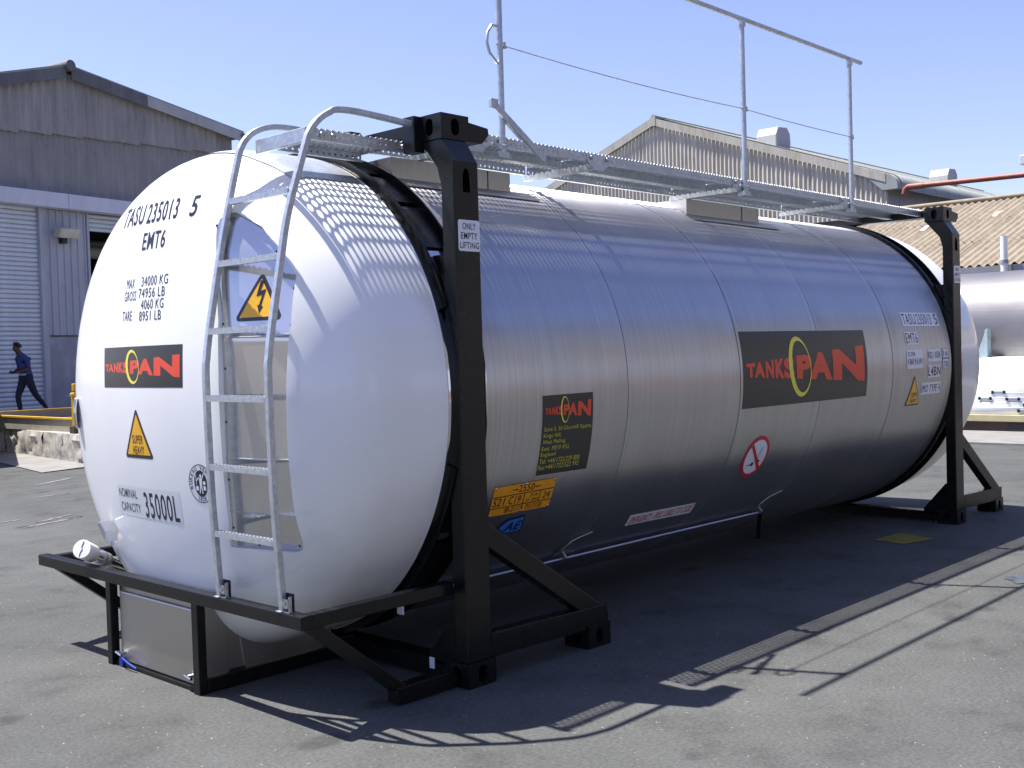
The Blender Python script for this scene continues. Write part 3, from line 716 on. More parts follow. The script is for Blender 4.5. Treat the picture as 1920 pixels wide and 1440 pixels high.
def round_tri(apex, bl, br, r, k=5):
    P = [apex, bl, br]; o = []
    for i in range(3):
        p = Vector(P[i]); a = (Vector(P[i-1])-p).normalized(); c = (Vector(P[(i+1) % 3])-p).normalized()
        bis = (a+c).normalized(); half = a.angle(c)/2; cen = p+bis*(r/sin(half)); d = r/math.tan(half)
        s, e = p+a*d, p+c*d; a0 = atan2(*(s-cen).yx); a1 = atan2(*(e-cen).yx); da = (a1-a0+pi) % (2*pi)-pi
        o += [(cen.x+r*cos(a0+da*t/k), cen.y+r*sin(a0+da*t/k)) for t in range(k+1)]
    return o
def triangle(surf, apex, bl, br, parent, o=.002, k=.80, name='warning_triangle', rr=.012):
    st = patch(surf, round_tri(apex, bl, br, rr), MT['board'], parent, o, name)
    cx = (apex[0]+bl[0]+br[0])/3; cy = (apex[1]+bl[1]+br[1])/3
    sc = lambda p: (cx+(p[0]-cx)*k, cy+(p[1]-cy)*k)
    patch(surf, round_tri(sc(apex), sc(bl), sc(br), .003), MT['amber'], st, o+.0012, 'triangle_face'); return st
def headf(u, v, off=0.):
    y = -u; e = .004; x = head_x(y, v)
    n = Vector((-1, (head_x(y+e, v)-head_x(y-e, v))/(2*e), (head_x(y, v+e)-head_x(y, v-e))/(2*e))).normalized()
    n = Vector((n.x, n.y, n.z)); return Vector((x, y, v))+n*off
def panelf(u, v, off=0.): return (panel_x(-u, v)-.006-off, -u, v)

# -- on the white head
K = MT['ink']
letters(headf, 'TASU', -.365, 2.240, .24, .100, K, head, bold=.014, shear=.04); letters(headf, '235013', -.095, 2.236, .285, .100, K, head, bold=.014, shear=.04); letters(headf, '5', .290, 2.232, .052, .100, K, head, bold=.014, shear=.04)
letters(headf, 'EMT6', -.103, 2.105, .215, .088, K, head, bold=.014, shear=.05)
for s, u, v, w_ in (('MAX', -.225, 1.925, .085), ('GROSS', -.240, 1.863, .125), ('TARE', -.250, 1.766, .10), ('34000 KG', -.070, 1.928, .245), ('74956 LB', -.090, 1.871, .245), ('4060 KG', -.060, 1.815, .210), ('8951 LB', -.072, 1.760, .205)):
    letters(headf, s, u, v, w_, .047, K, head, bold=.0)
logo(headf, -.462, 1.437, .322, 1.638, head)
t = triangle(headf, (-.108, 1.340), (-.249, 1.091), (.043, 1.092), head)
letters(headf, 'SUPER', -.158, 1.163, .105, .042, K, t, off=.005, bold=.01); letters(headf, 'HEAVY', -.158, 1.110, .112, .042, K, t, off=.005, bold=.01)
nb_ = patch(headf, rect(-.395, .792, .232, .945), paintmat('satin_white_vinyl', (.70, .72, .72), .35), head, .0015, 'capacity_sticker')
letters(headf, 'NOMINAL', -.378, .885, .205, .045, K, nb_, off=.003, bold=.004); letters(headf, 'CAPACITY', -.368, .814, .215, .045, K, nb_, off=.003, bold=.004); letters(headf, '35000L', -.105, .797, .315, .128, K, nb_, off=.003, bold=.01)
# round inspection seal
sc_ = (.412, .995); el = lambda rx, rz, n=36: [(sc_[0]+rx*cos(2*pi*i/n), sc_[1]+rz*sin(2*pi*i/n)) for i in range(n)]
seal = patch(headf, el(.090, .090), paintmat('seal_white', (.72, .74, .74), .35), head, .0015, 'inspection_seal')
V, F = strip_poly(el(.088, .088), .004, True); drape(V, F, headf, .0028, 'seal_ring', K, seal)
patch(headf, el(.048, .062), K, seal, .0028, 'seal_oval')
items = []
def arc_text(s, r, a0, a1, h, flip=False):
    for i, ch in enumerate(s):
        if ch == ' ': continue
        a = R(a0+(a1-a0)*(i+.5)/len(s)); vs, fs, asp = flat_text(ch, .02); w_ = min(asp, .85)*h*.95; d = -1 if flip else 1
        cx, cy = sc_[0]+r*cos(a), sc_[1]+r*sin(a); tx, ty = sin(a)*d, -cos(a)*d; nx, ny = cos(a)*d, sin(a)*d
        items.append(([(cx+(x-.5)*w_*tx+(y-.5)*h*nx, cy+(x-.5)*w_*ty+(y-.5)*h*ny) for x, y in vs], fs))
arc_text('BUREAU VERITAS', .073, 205, -25, .020); arc_text('1828', .073, 245, 295, .019, True)
V, F = merge(items); drape(V, F, headf, .003, 'lettering', K, seal)
# plain generic standing figure in the oval
fg = []
def fpoly(pts): fg.append(([(sc_[0]+x, sc_[1]+y) for x, y in pts], [tuple(range(len(pts)))]))
fpoly([(.003+.008*cos(2*pi*i/10), .036+.009*sin(2*pi*i/10)) for i in range(10)])
fpoly([(-.010, .026), (.013, .026), (.009, -.010), (-.007, -.010)])
fpoly([(-.007, -.010), (.001, -.010), (-.008, -.046), (-.015, -.046)]); fpoly([(.001, -.010), (.009, -.010), (.013, -.046), (.006, -.046)])
fpoly([(.010, .026), (.013, .020), (.030, .048), (.026, .051)]); fpoly([(-.010, .026), (-.028, .010), (-.032, .014), (-.012, .032)])
fpoly([(-.034, -.008), (-.031, -.008), (-.029, .042), (-.033, .042)]); fpoly([(.018, -.010), (.036, -.010), (.036, -.030), (.018, -.030)]); fpoly([(-.037, -.012), (-.018, -.012), (-.018, -.032), (-.037, -.032)])
fpoly([(.026+.010*cos(2*pi*i/10), .004+.010*sin(2*pi*i/10)) for i in range(10)])
V, F = merge(fg); drape(V, F, headf, .004, 'seal_figure', MT['wht'], seal)
# lightning triangle on the steel sheet
t = triangle(panelf, (.783, 1.945), (.650, 1.727), (.925, 1.727), panel, .0015, .78, rr=.016)
bolt = [(.792, 1.898), (.776, 1.898), (.762, 1.838), (.790, 1.846), (.782, 1.797), (.772, 1.797), (.793, 1.757), (.806, 1.800), (.796, 1.799), (.808, 1.866), (.780, 1.860)]
bolt = [(.800, 1.905), (.780, 1.905), (.766, 1.835), (.797, 1.842), (.785, 1.795), (.775, 1.798), (.790, 1.758), (.808, 1.790), (.797, 1.792), (.814, 1.866), (.784, 1.858)]
patch(panelf, bolt, K, t, .004, 'lightning_bolt')

for pts, wd in (([(.546, .540), (.565, .556), (.596, .567), (.650, .581)], .004), ([(.798, .593), (.84, .607), (.876, .625), (.941, .670)], .003), ([(.963, .877), (.985, .880), (1.01, .889), (1.03, .899)], .003), ([(.680, .610), (.693, .597)], .003)):
    V, F = strip_poly(pts, wd); drape(V, F, headf, .0012, 'paint_scratch', MT['wht'], head)
# -- on the steel side
lg = logo(side, 2.462, sv(-9.2), 4.165, sv(13.03), tank)
ad = patch(side, [(.590, sv(-1.2)), (.604, sv(-20.1)), (1.004, sv(-20.1)), (.985, sv(-1.1))], MT['board'], tank, .0025, 'address_board')
logo(side, .60, sv(-8.6), .980, sv(-.9), tank, base=ad, o=.0028)
for i, (s, w_) in enumerate((('Suite 5, 50 Churchill Square,', .372), ('Kings Hill,', .135), ('West Malling,', .178), ('Kent, ME19 4YU,', .215), ('England', .112), ('Tel: +44/1732/229 800', .315), ('Fax:+44/1732/522 992', .318))):
    letters(side, s, .610-.0008*i, sv(-9.75-1.50*i), w_, .027, MT['lemon'], ad, off=.0045, bold=.0)
yp = patch(side, [(.315, sv(-21.6)), (.335, sv(-29.2)), (.782, sv(-29.1)), (.772, sv(-21.3))], MT['orange'], tank, .004, 'data_plate')
dl = []
for q in ([(.322, sv(-24.2)), (.776, sv(-23.9))], [(.330, sv(-27.1)), (.780, sv(-26.9))], [(.555, sv(-24.1)), (.560, sv(-27.0))], [(.675, sv(-24.0)), (.680, sv(-26.9))]):
    dl.append(strip_poly(q, .005))
V, F = merge(dl); drape(V, F, side, .0052, 'plate_lines', K, yp)
for s, u, d, w_, h in (('2550', .500, -23.6, .115, .040), ('S21', .338, -26.6, .080, .047), ('C19', .450, -26.6, .085, .047), ('24', .705, -26.4, .05, .040), ('80-21118  P317158', .440, -28.75, .275, .032), ('25-06', .60, -25.3, .06, .018), ('35', .575, -26.6, .03, .018), ('2003', .62, -26.6, .05, .018)):
    letters(side, s, u, sv(d), w_, h, K, yp, off=.0055, bold=.0)
arw = [strip_poly([(.455, sv(-22.85)), (.485, sv(-22.85))], .005), strip_poly([(.630, sv(-22.75)), (.660, sv(-22.75))], .005), ([(.485, sv(-22.55)), (.485, sv(-23.15)), (.496, sv(-22.85))], [(0, 1, 2)]), ([(.630, sv(-22.45)), (.630, sv(-23.05)), (.619, sv(-22.75))], [(0, 1, 2)])]
V, F = merge(arw); drape(V, F, side, .0055, 'plate_arrows', K, yp)
b = MB(); b.lathe_z([(.007, -.002), (.007, .003), (.004, .005)], (0, 0), 8); scm = b.mesh('plate_screw', MT['polish'], 50)
for u, d in ((.325, -21.9), (.545, -21.7), (.762, -21.6), (.343, -28.9), (.56, -28.8), (.772, -28.75)):
    p = side(u, sv(d), .005); link(scm, 'plate_screw', yp, p, (pi/2-R(d), 0, 0))
bl = patch(side, [(.435, sv(-33.1)), (.495, sv(-31.0)), (.625, sv(-30.5)), (.640, sv(-35.4)), (.515, sv(-35.6))], K, tank, .003, 'rail_emblem')
patch(side, [(.452, sv(-33.1)), (.502, sv(-31.4)), (.617, sv(-30.95)), (.630, sv(-35.0)), (.522, sv(-35.2))], MT['blue'], bl, .0042, 'emblem_face')
letters(side, 'AE', .497, sv(-34.5), .112, .055, K, bl, off=.0055, bold=.02, shear=.25)
em = patch(side, [(1.645, sv(-42.3)), (2.335, sv(-42.9)), (2.315, sv(-38.6)), (1.630, sv(-38.2))], MT['wht'], tank, .003, 'emergency_sticker')
letters(side, 'EMERGENCY - PULL CABLE TO CLOSE', 1.662, sv(-41.8), .645, .058, MT['crim'], em, off=.0045, bold=.0)
cc = (2.776, sv(-25.0)); cir = lambda r, n=40: [(cc[0]+r*cos(2*pi*i/n), cc[1]+r*sin(2*pi*i/n)) for i in range(n)]
cs = patch(side, cir(.150), MT['crim'], tank, .003, 'no_walking_sign'); patch(side, cir(.124), MT['wht'], cs, .0042, 'sign_face')
V, F = merge([strip_poly([(cc[0]-.085, cc[1]+.088), (cc[0]+.085, cc[1]-.088)], .026)]); drape(V, F, side, .006, 'sign_bar', MT['crim'], cs)
items = [strip_poly([(cc[0]+.052, cc[1]+.070), (cc[0]+.028, cc[1]+.01), (cc[0]+.03, cc[1]-.03), (cc[0]+.055, cc[1]-.05)], .006), strip_poly([(cc[0]-.075, cc[1]-.055), (cc[0]-.03, cc[1]-.052)], .006)]
for dx, dy in ((-.015, -.05), (.05, -.035)): items.append(([(cc[0]+dx+.017*cos(2*pi*i/12), cc[1]+dy+.015*sin(2*pi*i/12)) for i in range(12)], [tuple(range(12))]))
V, F = merge(items); drape(V, F, side, .0055, 'sign_symbol', K, cs)
def tile(u0, u1, dt, db, rows, name='code_sticker'):
    st = patch(side, rect(u0, sv(db), u1, sv(dt)), MT['wht'], tank, .003, name)
    for s, a, c, d, h, bold in rows: letters(side, s, a, sv(d), c-a, h, K, st, off=.0042, bold=bold)
    return st
tile(4.875, 5.575, 19.5, 14.2, [('TASU', 4.89, 5.13, 14.9, .088, .0), ('235013', 5.155, 5.43, 14.9, .088, .0), ('5', 5.495, 5.555, 14.9, .088, .0)])
tile(4.858, 5.098, 12.1, 7.5, [('EMT6', 4.872, 5.085, 8.0, .082, .0)])
tile(4.846, 5.150, 5.7, -1.1, [('TC 2704', 4.865, 5.0, 3.4, .032, .0), ('4 BAR M.A.W.P', 4.858, 5.140, .3, .048, .0)])
tile(5.243, 5.498, 5.4, 1.1, [('RID / ADR', 5.252, 5.488, 2.2, .055, .0)])
tile(5.233, 5.492, -.3, -4.8, [('L4BN', 5.245, 5.482, -4.2, .075, .008)])
st = tile(5.530, 5.655, 5.8, -2.0, [('16', 5.553, 5.635, 2.8, .048, .0), ('70', 5.553, 5.635, -1.3, .048, .0)])
V, F = merge([strip_poly(rect(5.534, sv(-1.8), 5.651, sv(5.6)), .005, True), strip_poly([(5.534, sv(2.0)), (5.651, sv(2.0))], .009)]); drape(V, F, side, .0045, 'frame_lines', K, st)
tile(5.128, 5.508, -6.5, -10.9, [('IMO TYPE 4', 5.14, 5.495, -10.2, .062, .0)])
t = triangle(side, (4.985, sv(-3.4)), (4.868, sv(-14.6)), (5.138, sv(-14.6)), tank, .003, .84)
letters(side, 'SUPER', 4.955, sv(-11.4), .10, .035, K, t, off=.006, bold=.0); letters(side, 'HEAVY', 4.950, sv(-13.6), .11, .035, K, t, off=.006, bold=.0)
for xb, hh in ((0., 0), (5.73, 0)):
    pf = lambda u, v, off=0., xb=xb: (xb+u, -1.275-off, v)
    st = patch(pf, rect(.020, 2.028, .160, 2.172, .012), MT['wht'], tank, .002, 'lifting_sticker', 0)
    for s, u, v, w_ in (('ONLY', .048, 2.128, .085), ('EMPTY', .038, 2.084, .105), ('LIFTING', .030, 2.040, .122)): letters(pf, s, u, v, w_, .030, K, st, off=.0032, bold=.004)

# ================================================================= GREY WORKSHOP, behind on the left
SA = R(11.2); SROOT = (8.45, 21.735, 0)
shed = empty('grey_workshop', SROOT, 'grey corrugated gabled workshop with steel roller shutter and open dark doorway', 'workshop', SA)
def roof_z(s): return 8.88-.130*(s-.572) if s > .572 else 8.88-.300*(.572-s)
S0, S1 = -7.0, 6.15
b = MB(); b.prism([(S0, 5.6), (S1, 5.6), (S1, roof_z(S1)-.25), (.572, roof_z(.572)-.25), (S0, roof_z(S0)-.25)], 'y', .05, .22); b.build('gable_wall', MT['fibre_low'], shed)
b = MB(); b.box(S1-.2, S1-.02, .23, 26, 0, roof_z(S1)-.3); b.build('side_wall', MT['fibre_low'], shed)
b = MB(); b.box(4.2, S1-.205, .06, .22, 0, 5.595); b.build('front_wall', MT['fibre_low'], shed)
b = MB(); b.box(S0, S0+.2, .23, 26, 0, 6.2); b.build('side_wall', MT['fibre_low'], shed)
for s0, s1 in ((S0-.2, .572), (.572, S1+.25)):
    b = MB(); b.prism([(s0, roof_z(s0)+.02), (s1, roof_z(s1)+.02), (s1, roof_z(s1)+.07), (s0, roof_z(s0)+.07)], 'y', -.22, 26); b.build('roof_slope', MT['fibre'], shed)
for s0, s1, mt, h in ((S0-.2, -2.2, 'barge', .26), (-2.195, .50, 'barge', .26), (.65, 1.78, 'barge', .28), (1.785, 2.94, 'barge', .28), (2.95, 4.6, 'barge2', .25), (4.605, S1+.22, 'barge2', .25)):
    b = MB(); b.prism([(s0, roof_z(s0)+.03), (s1, roof_z(s1)+.03), (s1, roof_z(s1)-h), (s0, roof_z(s0)-h)], 'y', -.245, -.215 if mt == 'barge' else -.205); b.build('barge_board', MT[mt], shed, None, .008)
b = MB(); b.tube([(.572, -.34, 8.90), (.572, 26, 8.90)], .135, 14); b.build('ridge_roll', MT['barge'], shed, 50)
b = MB(); b.box(S1+.1, S1+.26, -.3, 26, roof_z(S1)-.16, roof_z(S1)-.04); b.build('eaves_gutter', MT['barge'], shed)
def corr_sheet(s0, wd, zb, ztop, pitch, amp, d, name, mat, parent, ns=8):
    n = max(1, round(wd/pitch))*ns; b = MB(); cols = []
    for i in range(n+1):
        s = s0+wd*i/n; ph = 2*pi*i/ns; dd = d-amp*(.5+.5*cos(ph)); cols.append((s, dd))
    vs = [(s, dd, zb) for s, dd in cols]+[(s, dd, ztop(s)) for s, dd in cols]; k = n+1
    vs += [(s, dd+.012, zb) for s, dd in cols]
    b.add(vs, [(i, i+1, i+1+k, i+k) for i in range(n)]+[(i+2*k, i+1+2*k, i+1, i) for i in range(n)])
    return b.build(name, mat, parent, 60, recalc=False)
lapz = lambda s: 7.155+.052*(s+1.2)
i = 0; s = -6.9
while s < 6.1:
    wd = .88 if s+.88 < 6.2 else 6.13-s
    if wd > .2: corr_sheet(s, wd, lapz(s)+random.uniform(-.03, .03)-(.0 if s < 4.8 else -.55), lambda q: roof_z(q)-.1, .22, .055, -.01-.004*(i % 2), 'upper_sheet', MT['fibre'], shed)
    s += .882; i += 1
i = 0; s = -6.9
while s < 6.1:
    wd = .90 if s+.9 < 6.15 else 6.13-s
    if wd > .2: corr_sheet(s, wd, 5.76, lambda q: lapz(q)+.18+(.5 if q > 4.7 else 0), .15, .03, .045-.004*(i % 2), 'lower_sheet', MT['fibre_low'], shed)
    s += .902; i += 1
s = -6.9
while s < 6.1:
    b = MB(); b.box(s, min(s+2.42, 6.15), -.30, .04, 5.38+.0, 5.745); b.build('fascia_panel', MT['fascia'], shed, None, .01); s += 2.43
# roller shutter of single slats
b = MB(); prof = [(.0, 0), (-.022, .012), (-.030, .042), (-.030, .070), (-.022, .098), (0, .108)]
vs = [(-3.2, d, z) for d, z in prof]+[(0, d, z) for d, z in prof]; b.add(vs, [(k, k+1, k+7, k+6) for k in range(5)]); slm = b.mesh('slat', MT['shutter'], 50, False)
sh = bpy.data.objects.new('roller_shutter', None); COL.objects.link(sh); sh.parent = shed; sh.location = (-.29, .06, 0)
for k in range(45): link(slm, 'slat', sh, (0, 0, .40+.111*k))
for s0, s1 in ((-.285, -.20), (-3.56, -3.48)):
    b = MB(); b.box(s0, s1, -.06, .10, .30, 5.375); b.build('shutter_guide', MT['rib'], shed, None, .006)
b = MB(); b.box(-6.9, -3.57, .0, .2, .3, 5.375); b.build('front_wall', MT['fibre_low'], shed)
# ribbed sheets, plain stained sheet, doorway
for s0 in (-.10, .49):
    b = MB(); pts = []
    for k in range(3):
        a = s0+.197*k; pts += [(a, .05), (a+.13, .05), (a+.145, .015), (a+.18, .015), (a+.194, .05)]
    vs = [(s, d, 2.30) for s, d in pts]+[(s, d, 5.37) for s, d in pts]; k = len(pts); b.add(vs, [(j, j+1, j+1+k, j+k) for j in range(k-1)]); b.build('ribbed_sheet', MT['rib'], shed, None, 0, False)
b = MB(); b.box(-.19, -.105, -.02, .06, .3, 5.37); b.build('door_stile', MT['rib'], shed, None, .005)
b = MB(); b.box(1.085, 1.15, -.02, .12, .3, 5.37); b.build('door_stile', MT['rib'], shed, None, .005)
b = MB(); b.box(-.10, 1.08, .03, .06, .32, 2.275); b.build('plain_sheet', MT['stain'], shed, None, .004)
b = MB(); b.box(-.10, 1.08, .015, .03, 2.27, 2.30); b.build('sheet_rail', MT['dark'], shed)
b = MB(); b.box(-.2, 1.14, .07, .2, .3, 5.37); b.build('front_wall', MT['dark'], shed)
for k in range(4): 
    q = MB(); vs = [(1.16, d, z) for d, z in prof]+[(4.18, d, z) for d, z in prof]; q.add(vs, [(k2, k2+1, k2+7, k2+6) for k2 in range(5)]); q.build('raised_slat', MT['shutter'], shed, 50, 0, False).location = (0, .12, 4.94+.111*k)
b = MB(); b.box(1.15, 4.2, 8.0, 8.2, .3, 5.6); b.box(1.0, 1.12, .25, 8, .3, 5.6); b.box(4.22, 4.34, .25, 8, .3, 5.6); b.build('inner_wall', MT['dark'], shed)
for z, d, r in ((4.55, 1.4, .17), (3.85, 2.2, .10), (4.95, 2.6, .09)):
    q = MB(); q.tube([(1.12, d, z), (4.2, d, z)], r, 12); q.build('inner_duct', MT['duct'], shed, 50)
b = MB(); b.box(S0+.2, S1-.2, .23, 26, .30, .36); b.build('workshop_floor', MT['conc3'], shed)
# floodlight
fl = empty('floodlight', SROOT, 'cream boxed floodlight on the ribbed grey sheet beside the roller shutter', 'floodlight', SA)
b = MB(); b.prism([(-.30, 4.66), (-.42, 4.88), (-.16, 4.93), (-.05, 4.70)], 'x', .06, .62); b.build('lamp_case', MT['lampcase'], fl, None, .012)
b = MB(); b.add([(.10, -.313, 4.675), (.58, -.313, 4.675), (.58, -.420, 4.868), (.10, -.420, 4.868)], [(0, 1, 2, 3)]); b.build('lamp_glass', MT['glass'], fl)
b = MB(); b.box(.28, .42, -.14, .01, 4.55, 4.72); b.build('lamp_bracket', MT['ink'], fl)

# ================================================================= DOCK, KERBS, PERSON
dock = MB()
ex = lambda y: 4.50+.10*(y-12)
dock.add([(ex(11.6), 11.6, 0), (ex(22), 22, 0), (16, 24.5, 0), (16, 11.6, 0), (ex(11.6)-.02, 11.6, .46), (ex(22)-.02, 22, .40), (16, 24.5, .40), (16, 11.6, .46)],
         [(4, 5, 6, 7), (0, 1, 5, 4), (1, 2, 6, 5), (2, 3, 7, 6), (3, 0, 4, 7)])
tag(dock.build('loading_dock', MT['concd']), kind='structure')
sk = empty('stone_dock_edge', (4.45, 11.6, 0), 'rough broken pale concrete edging along the front of the loading dock', 'kerb')
y = 11.62
while y < 19.5:
    l = random.uniform(.9, 1.5); b = MB(); h0 = .455-.006*(y-12)
    b.grid(lambda s, t: (0, l*s, 0), 1, 1); b = MB(); rr = random.Random(int(y*100))
    nx_, nz_ = 9, 5; pts = [[(ex(y+l*i/nx_)-.05-rr.uniform(0, .055)*(1 if j < nz_ else .3), y+l*i/nx_, h0*j/nz_) for i in range(nx_+1)] for j in range(nz_+1)]
    pts.append([(ex(y+l*i/nx_)+.30, y+l*i/nx_, h0+.006) for i in range(nx_+1)])
    vs = [(p[0]-4.45, p[1]-11.6, p[2]) for r_w in pts for p in r_w]; k = nx_+1
    b.add(vs, [(j*k+i, j*k+i+1, (j+1)*k+i+1, (j+1)*k+i) for j in range(nz_+1) for i in range(nx_)]); b.build('edge_block', MT['conc2'], sk, 25, 0, False); y += l+.006
b = MB(); b.add([(ex(11.3)-1.0, 11.1, .012), (ex(11.3)+.02, 11.3, .02), (ex(19)+.0, 19, .02), (ex(19)-.55, 19, .012)], [(0, 1, 2, 3)]); tag(b.build('gutter_apron', MT['conc']), kind='structure')
wb = empty('dock_pit_frame', (4.75, 12.8, .46), 'low beige kerbed pit frame edged with yellow steel on the loading dock', 'pit frame')
def loc(x0, x1, y0, y1, z0, z1): return (x0-4.75, x1-4.75, y0-12.8, y1-12.8, z0-.46, z1-.46)
for q in ((4.72, 4.95, 12.75, 17.4, .44, .655), (4.72, 10.5, 17.405, 17.65, .44, .655), (4.955, 10.5, 12.75, 12.95, .44, .655)):
    b = MB(); b.box(*loc(*q)); b.build('kerb_beam', MT['conc3'], wb, None, .01)
for q in ((4.70, 4.80, 12.74, 17.4, .6555, .685), (4.70, 10.5, 17.42, 17.52, .6555, .685), (4.80, 10.5, 12.74, 12.84, .6555, .685)):
    b = MB(); b.box(*loc(*q)); b.build('edge_angle', MT['yellow'], wb)
b = MB(); b.box(*loc(4.96, 10.4, 12.96, 17.40, .45, .50)); b.build('pit_plate', MT['rust'], wb)
bp_ = empty('yellow_guard_post', (4.60, 12.42, .46), 'short yellow steel guard post on the corner of the dock edge', 'guard post')
b = MB(); b.box(-.055, .055, -.055, .055, .12, .66); b.build('post', MT['yellow'], bp_, None, .008)
b = MB(); b.box(-.085, .085, -.085, .085, -.01, .119); b.build('post_foot', MT['rust'], bp_, None, .006)
b = MB(); b.box(-.045, .045, -.045, .045, .681, .80); b.tube([(-.09, 0, .62), (-.03, 0, .62)], .03, 8); b.build('post_cap', MT['yellow'], bp_, None, .01)

def person():
    # walking to the left along the facade, head bowed, forearm bent in front; local +x = walking direction
    a = SA+pi; root = empty('person', (7.32, 20.70, .40), 'person in navy shirt and dark trousers walking past the roller shutter with bowed head', 'person', a)
    V = []; E_ = []; RD = []
    def v(x, y, z, rx, ry=None, par=None):
        V.append((x, y, z)); RD.append((rx, ry or rx))
        if par is not None: E_.append((par, len(V)-1))
        return len(V)-1
    pel = v(0, 0, .92, .135, .15); wa = v(.01, 0, 1.06, .125, .14, pel); ch = v(.05, 0, 1.24, .135, .16, wa); sh_ = v(.10, 0, 1.40, .105, .15, ch)
    nk = v(.15, 0, 1.475, .055, .055, sh_); jaw = v(.205, 0, 1.53, .068, .07, nk); hd_ = v(.225, 0, 1.60, .088, .085, jaw); tp = v(.205, 0, 1.675, .070, .066, hd_)
    ns = v(.305, 0, 1.555, .018, .016, hd_)
    for s in (-1, 1):
        so_ = v(.09, s*.165, 1.375, .062, .062, sh_); el_ = v(.02 if s < 0 else .05, s*.215, 1.11, .046, .046, so_)
        wr = v(.22 if s < 0 else .24, s*.16, 1.02 if s < 0 else 1.04, .033, .033, el_); pm = v(.29, s*.125, 1.045, .036, .024, wr)
        for k in range(4): 
            f1 = v(.325, s*(.125+.016*(k-1.5)), 1.062-.012*k, .0095, .0095, pm); v(.345, s*(.118+.012*(k-1.5)), 1.045-.013*k, .008, .008, f1)
        t1 = v(.30, s*.095, 1.075, .010, .010, pm); v(.325, s*.085, 1.085, .008, .008, t1)
    for s, kn, an, to in ((-1, (.16, .48), (.09, .085), (.22, .045)), (1, (-.16, .50), (-.43, .19), (-.40, .05))):
        hp = v(.0, s*.095, .86, .105, .11, pel); k_ = v(kn[0], s*.10, kn[1], .068, .072, hp); a_ = v(an[0], s*.10, an[1], .045, .048, k_); v(to[0], s*.11, to[1], .038, .042, a_)
    me = bpy.data.meshes.new('body'); me.from_pydata(V, E_, []); ob = bpy.data.objects.new('body', me); COL.objects.link(ob)
    md = ob.modifiers.new('skin', 'SKIN'); md.use_smooth_shade = True
    for i, r_ in enumerate(RD): me.skin_vertices[0].data[i].radius = r_; me.skin_vertices[0].data[i].use_root = (i == 0)
    sb = ob.modifiers.new('sub', 'SUBSURF'); sb.levels = 1; sb.render_levels = 1
    dg = bpy.context.evaluated_depsgraph_get(); bm_ = bpy.data.meshes.new_from_object(ob.evaluated_get(dg)); bpy.data.objects.remove(ob)
    for mm in ('skin', 'shirt', 'trouser', 'shoe'): bm_.materials.append(MT[mm])
    for p in bm_.polygons:
        x, y, z = p.center; p.use_smooth = True
        arm = abs(y) > .15 and x > -.05 and z < 1.3 or (x > .13 and z < 1.2)
        mi = 0
        if z < .075 and True: mi = 3
        elif x < -.37 and z < .14: mi = 3
        elif z < .97 and not (x > .2 and z > .95): mi = 2
        elif z < 1.455 and not (arm and (z < 1.16)): mi = 1
        p.material_index = mi
    bo_ = bpy.data.objects.new('body', bm_); COL.objects.link(bo_); bo_.parent = root
    q = MB(); vs = []; n1, n2 = 12, 7
    for j in range(n2+1):
        t = R(0)+R(95)*j/n2
        for i in range(n1): vs.append((.198+.099*sin(t)*cos(2*pi*i/n1)-.012*j/n2, .092*sin(t)*sin(2*pi*i/n1), 1.625+.10*cos(t)+(.045 if cos(2*pi*i/n1) > .2 else -.02)*j/n2))
    q.add(vs, [(j*n1+i, j*n1+(i+1) % n1, (j+1)*n1+(i+1) % n1, (j+1)*n1+i) for j in range(n2) for i in range(n1)]); q.build('hair', MT['hair'], root, 80)
    q = MB(); 
    for s in (-1, 1): q.lathe_z([(.004, -.008), (.018, -.004), (.018, .004), (.004, .008)], (0, 0), 10)
    ears = MB()
    for s in (-1, 1): ears.tube([(.205, s*.080, 1.575), (.200, s*.094, 1.60), (.207, s*.086, 1.63)], [.012, .016, .010], 8)
    ears.build('ears', MT['skin'], root, 70)
    q = MB(); q.lathe_z([(.128, .955), (.150, .960), (.150, .995), (.130, 1.0)], (.005, 0), 20); q.build('belt', MT['rib'], root, 40)
person()

# ================================================================= PALE WAREHOUSE beyond the far end
XW, YR, YM, YL, EZ, RZ = 32.0, 11.3, 20.66, 30.0, 7.13, 10.50
wh = empty('pale_warehouse', (XW, YR, 0), 'pale lichen stained corrugated gable warehouse seen above the tank walkway', 'warehouse')
def wz(y): return EZ+(RZ-EZ)*(1-abs(y-YM)/(YM-YR))
LW = 34.
def wloc(x, y, z): return (x-XW, y-YR, z)
b = MB(); b.prism([(YR+.05-YR, 0), (YL-YR, 0), (YL-YR, EZ-.2), (YM-YR, RZ-.25), (.05, EZ-.2)], 'x', .12, .3); b.build('gable_wall', MT['white_clad'], wh)
b = MB(); b.box(.3, LW, YL-YR-.25, YL-YR, 0, EZ-.2); b.build('side_wall', MT['white_clad'], wh)
PIT = .177; AMP = .052; y = YR; i = 0
while y < YL-.1:
    wd = min(PIT*6, YL-y); n = max(1, round(wd/PIT))*8; b = MB(); cols = []
    for k in range(n+1):
        yy = y+wd*k/n; cols.append((.10-.004*(i % 2)-AMP*(.5+.5*cos(2*pi*k/8)), yy))
    k = n+1; vs = [(d, yy-YR, 3.2) for d, yy in cols]+[(d, yy-YR, wz(yy)-.14) for d, yy in cols]
    b.add(vs, [(j, j+1, j+1+k, j+k) for j in range(n)]); b.build('wall_sheet', MT['white_clad'], wh, 60, 0, False); y += PIT*6+.002; i += 1
cuts = [YR-.02, 13.05, 14.9, 16.75, 18.7, YM]
for a, c in zip(cuts[:-1], cuts[1:]):
    b = MB(); b.prism([(a-YR+.006, wz(a)+.02), (c-YR-.006, wz(c)+.02), (c-YR-.006, wz(c)-.27), (a-YR+.006, wz(a)-.27)], 'x', -.045, -.015); b.build('verge_flashing', MT['flash'], wh)
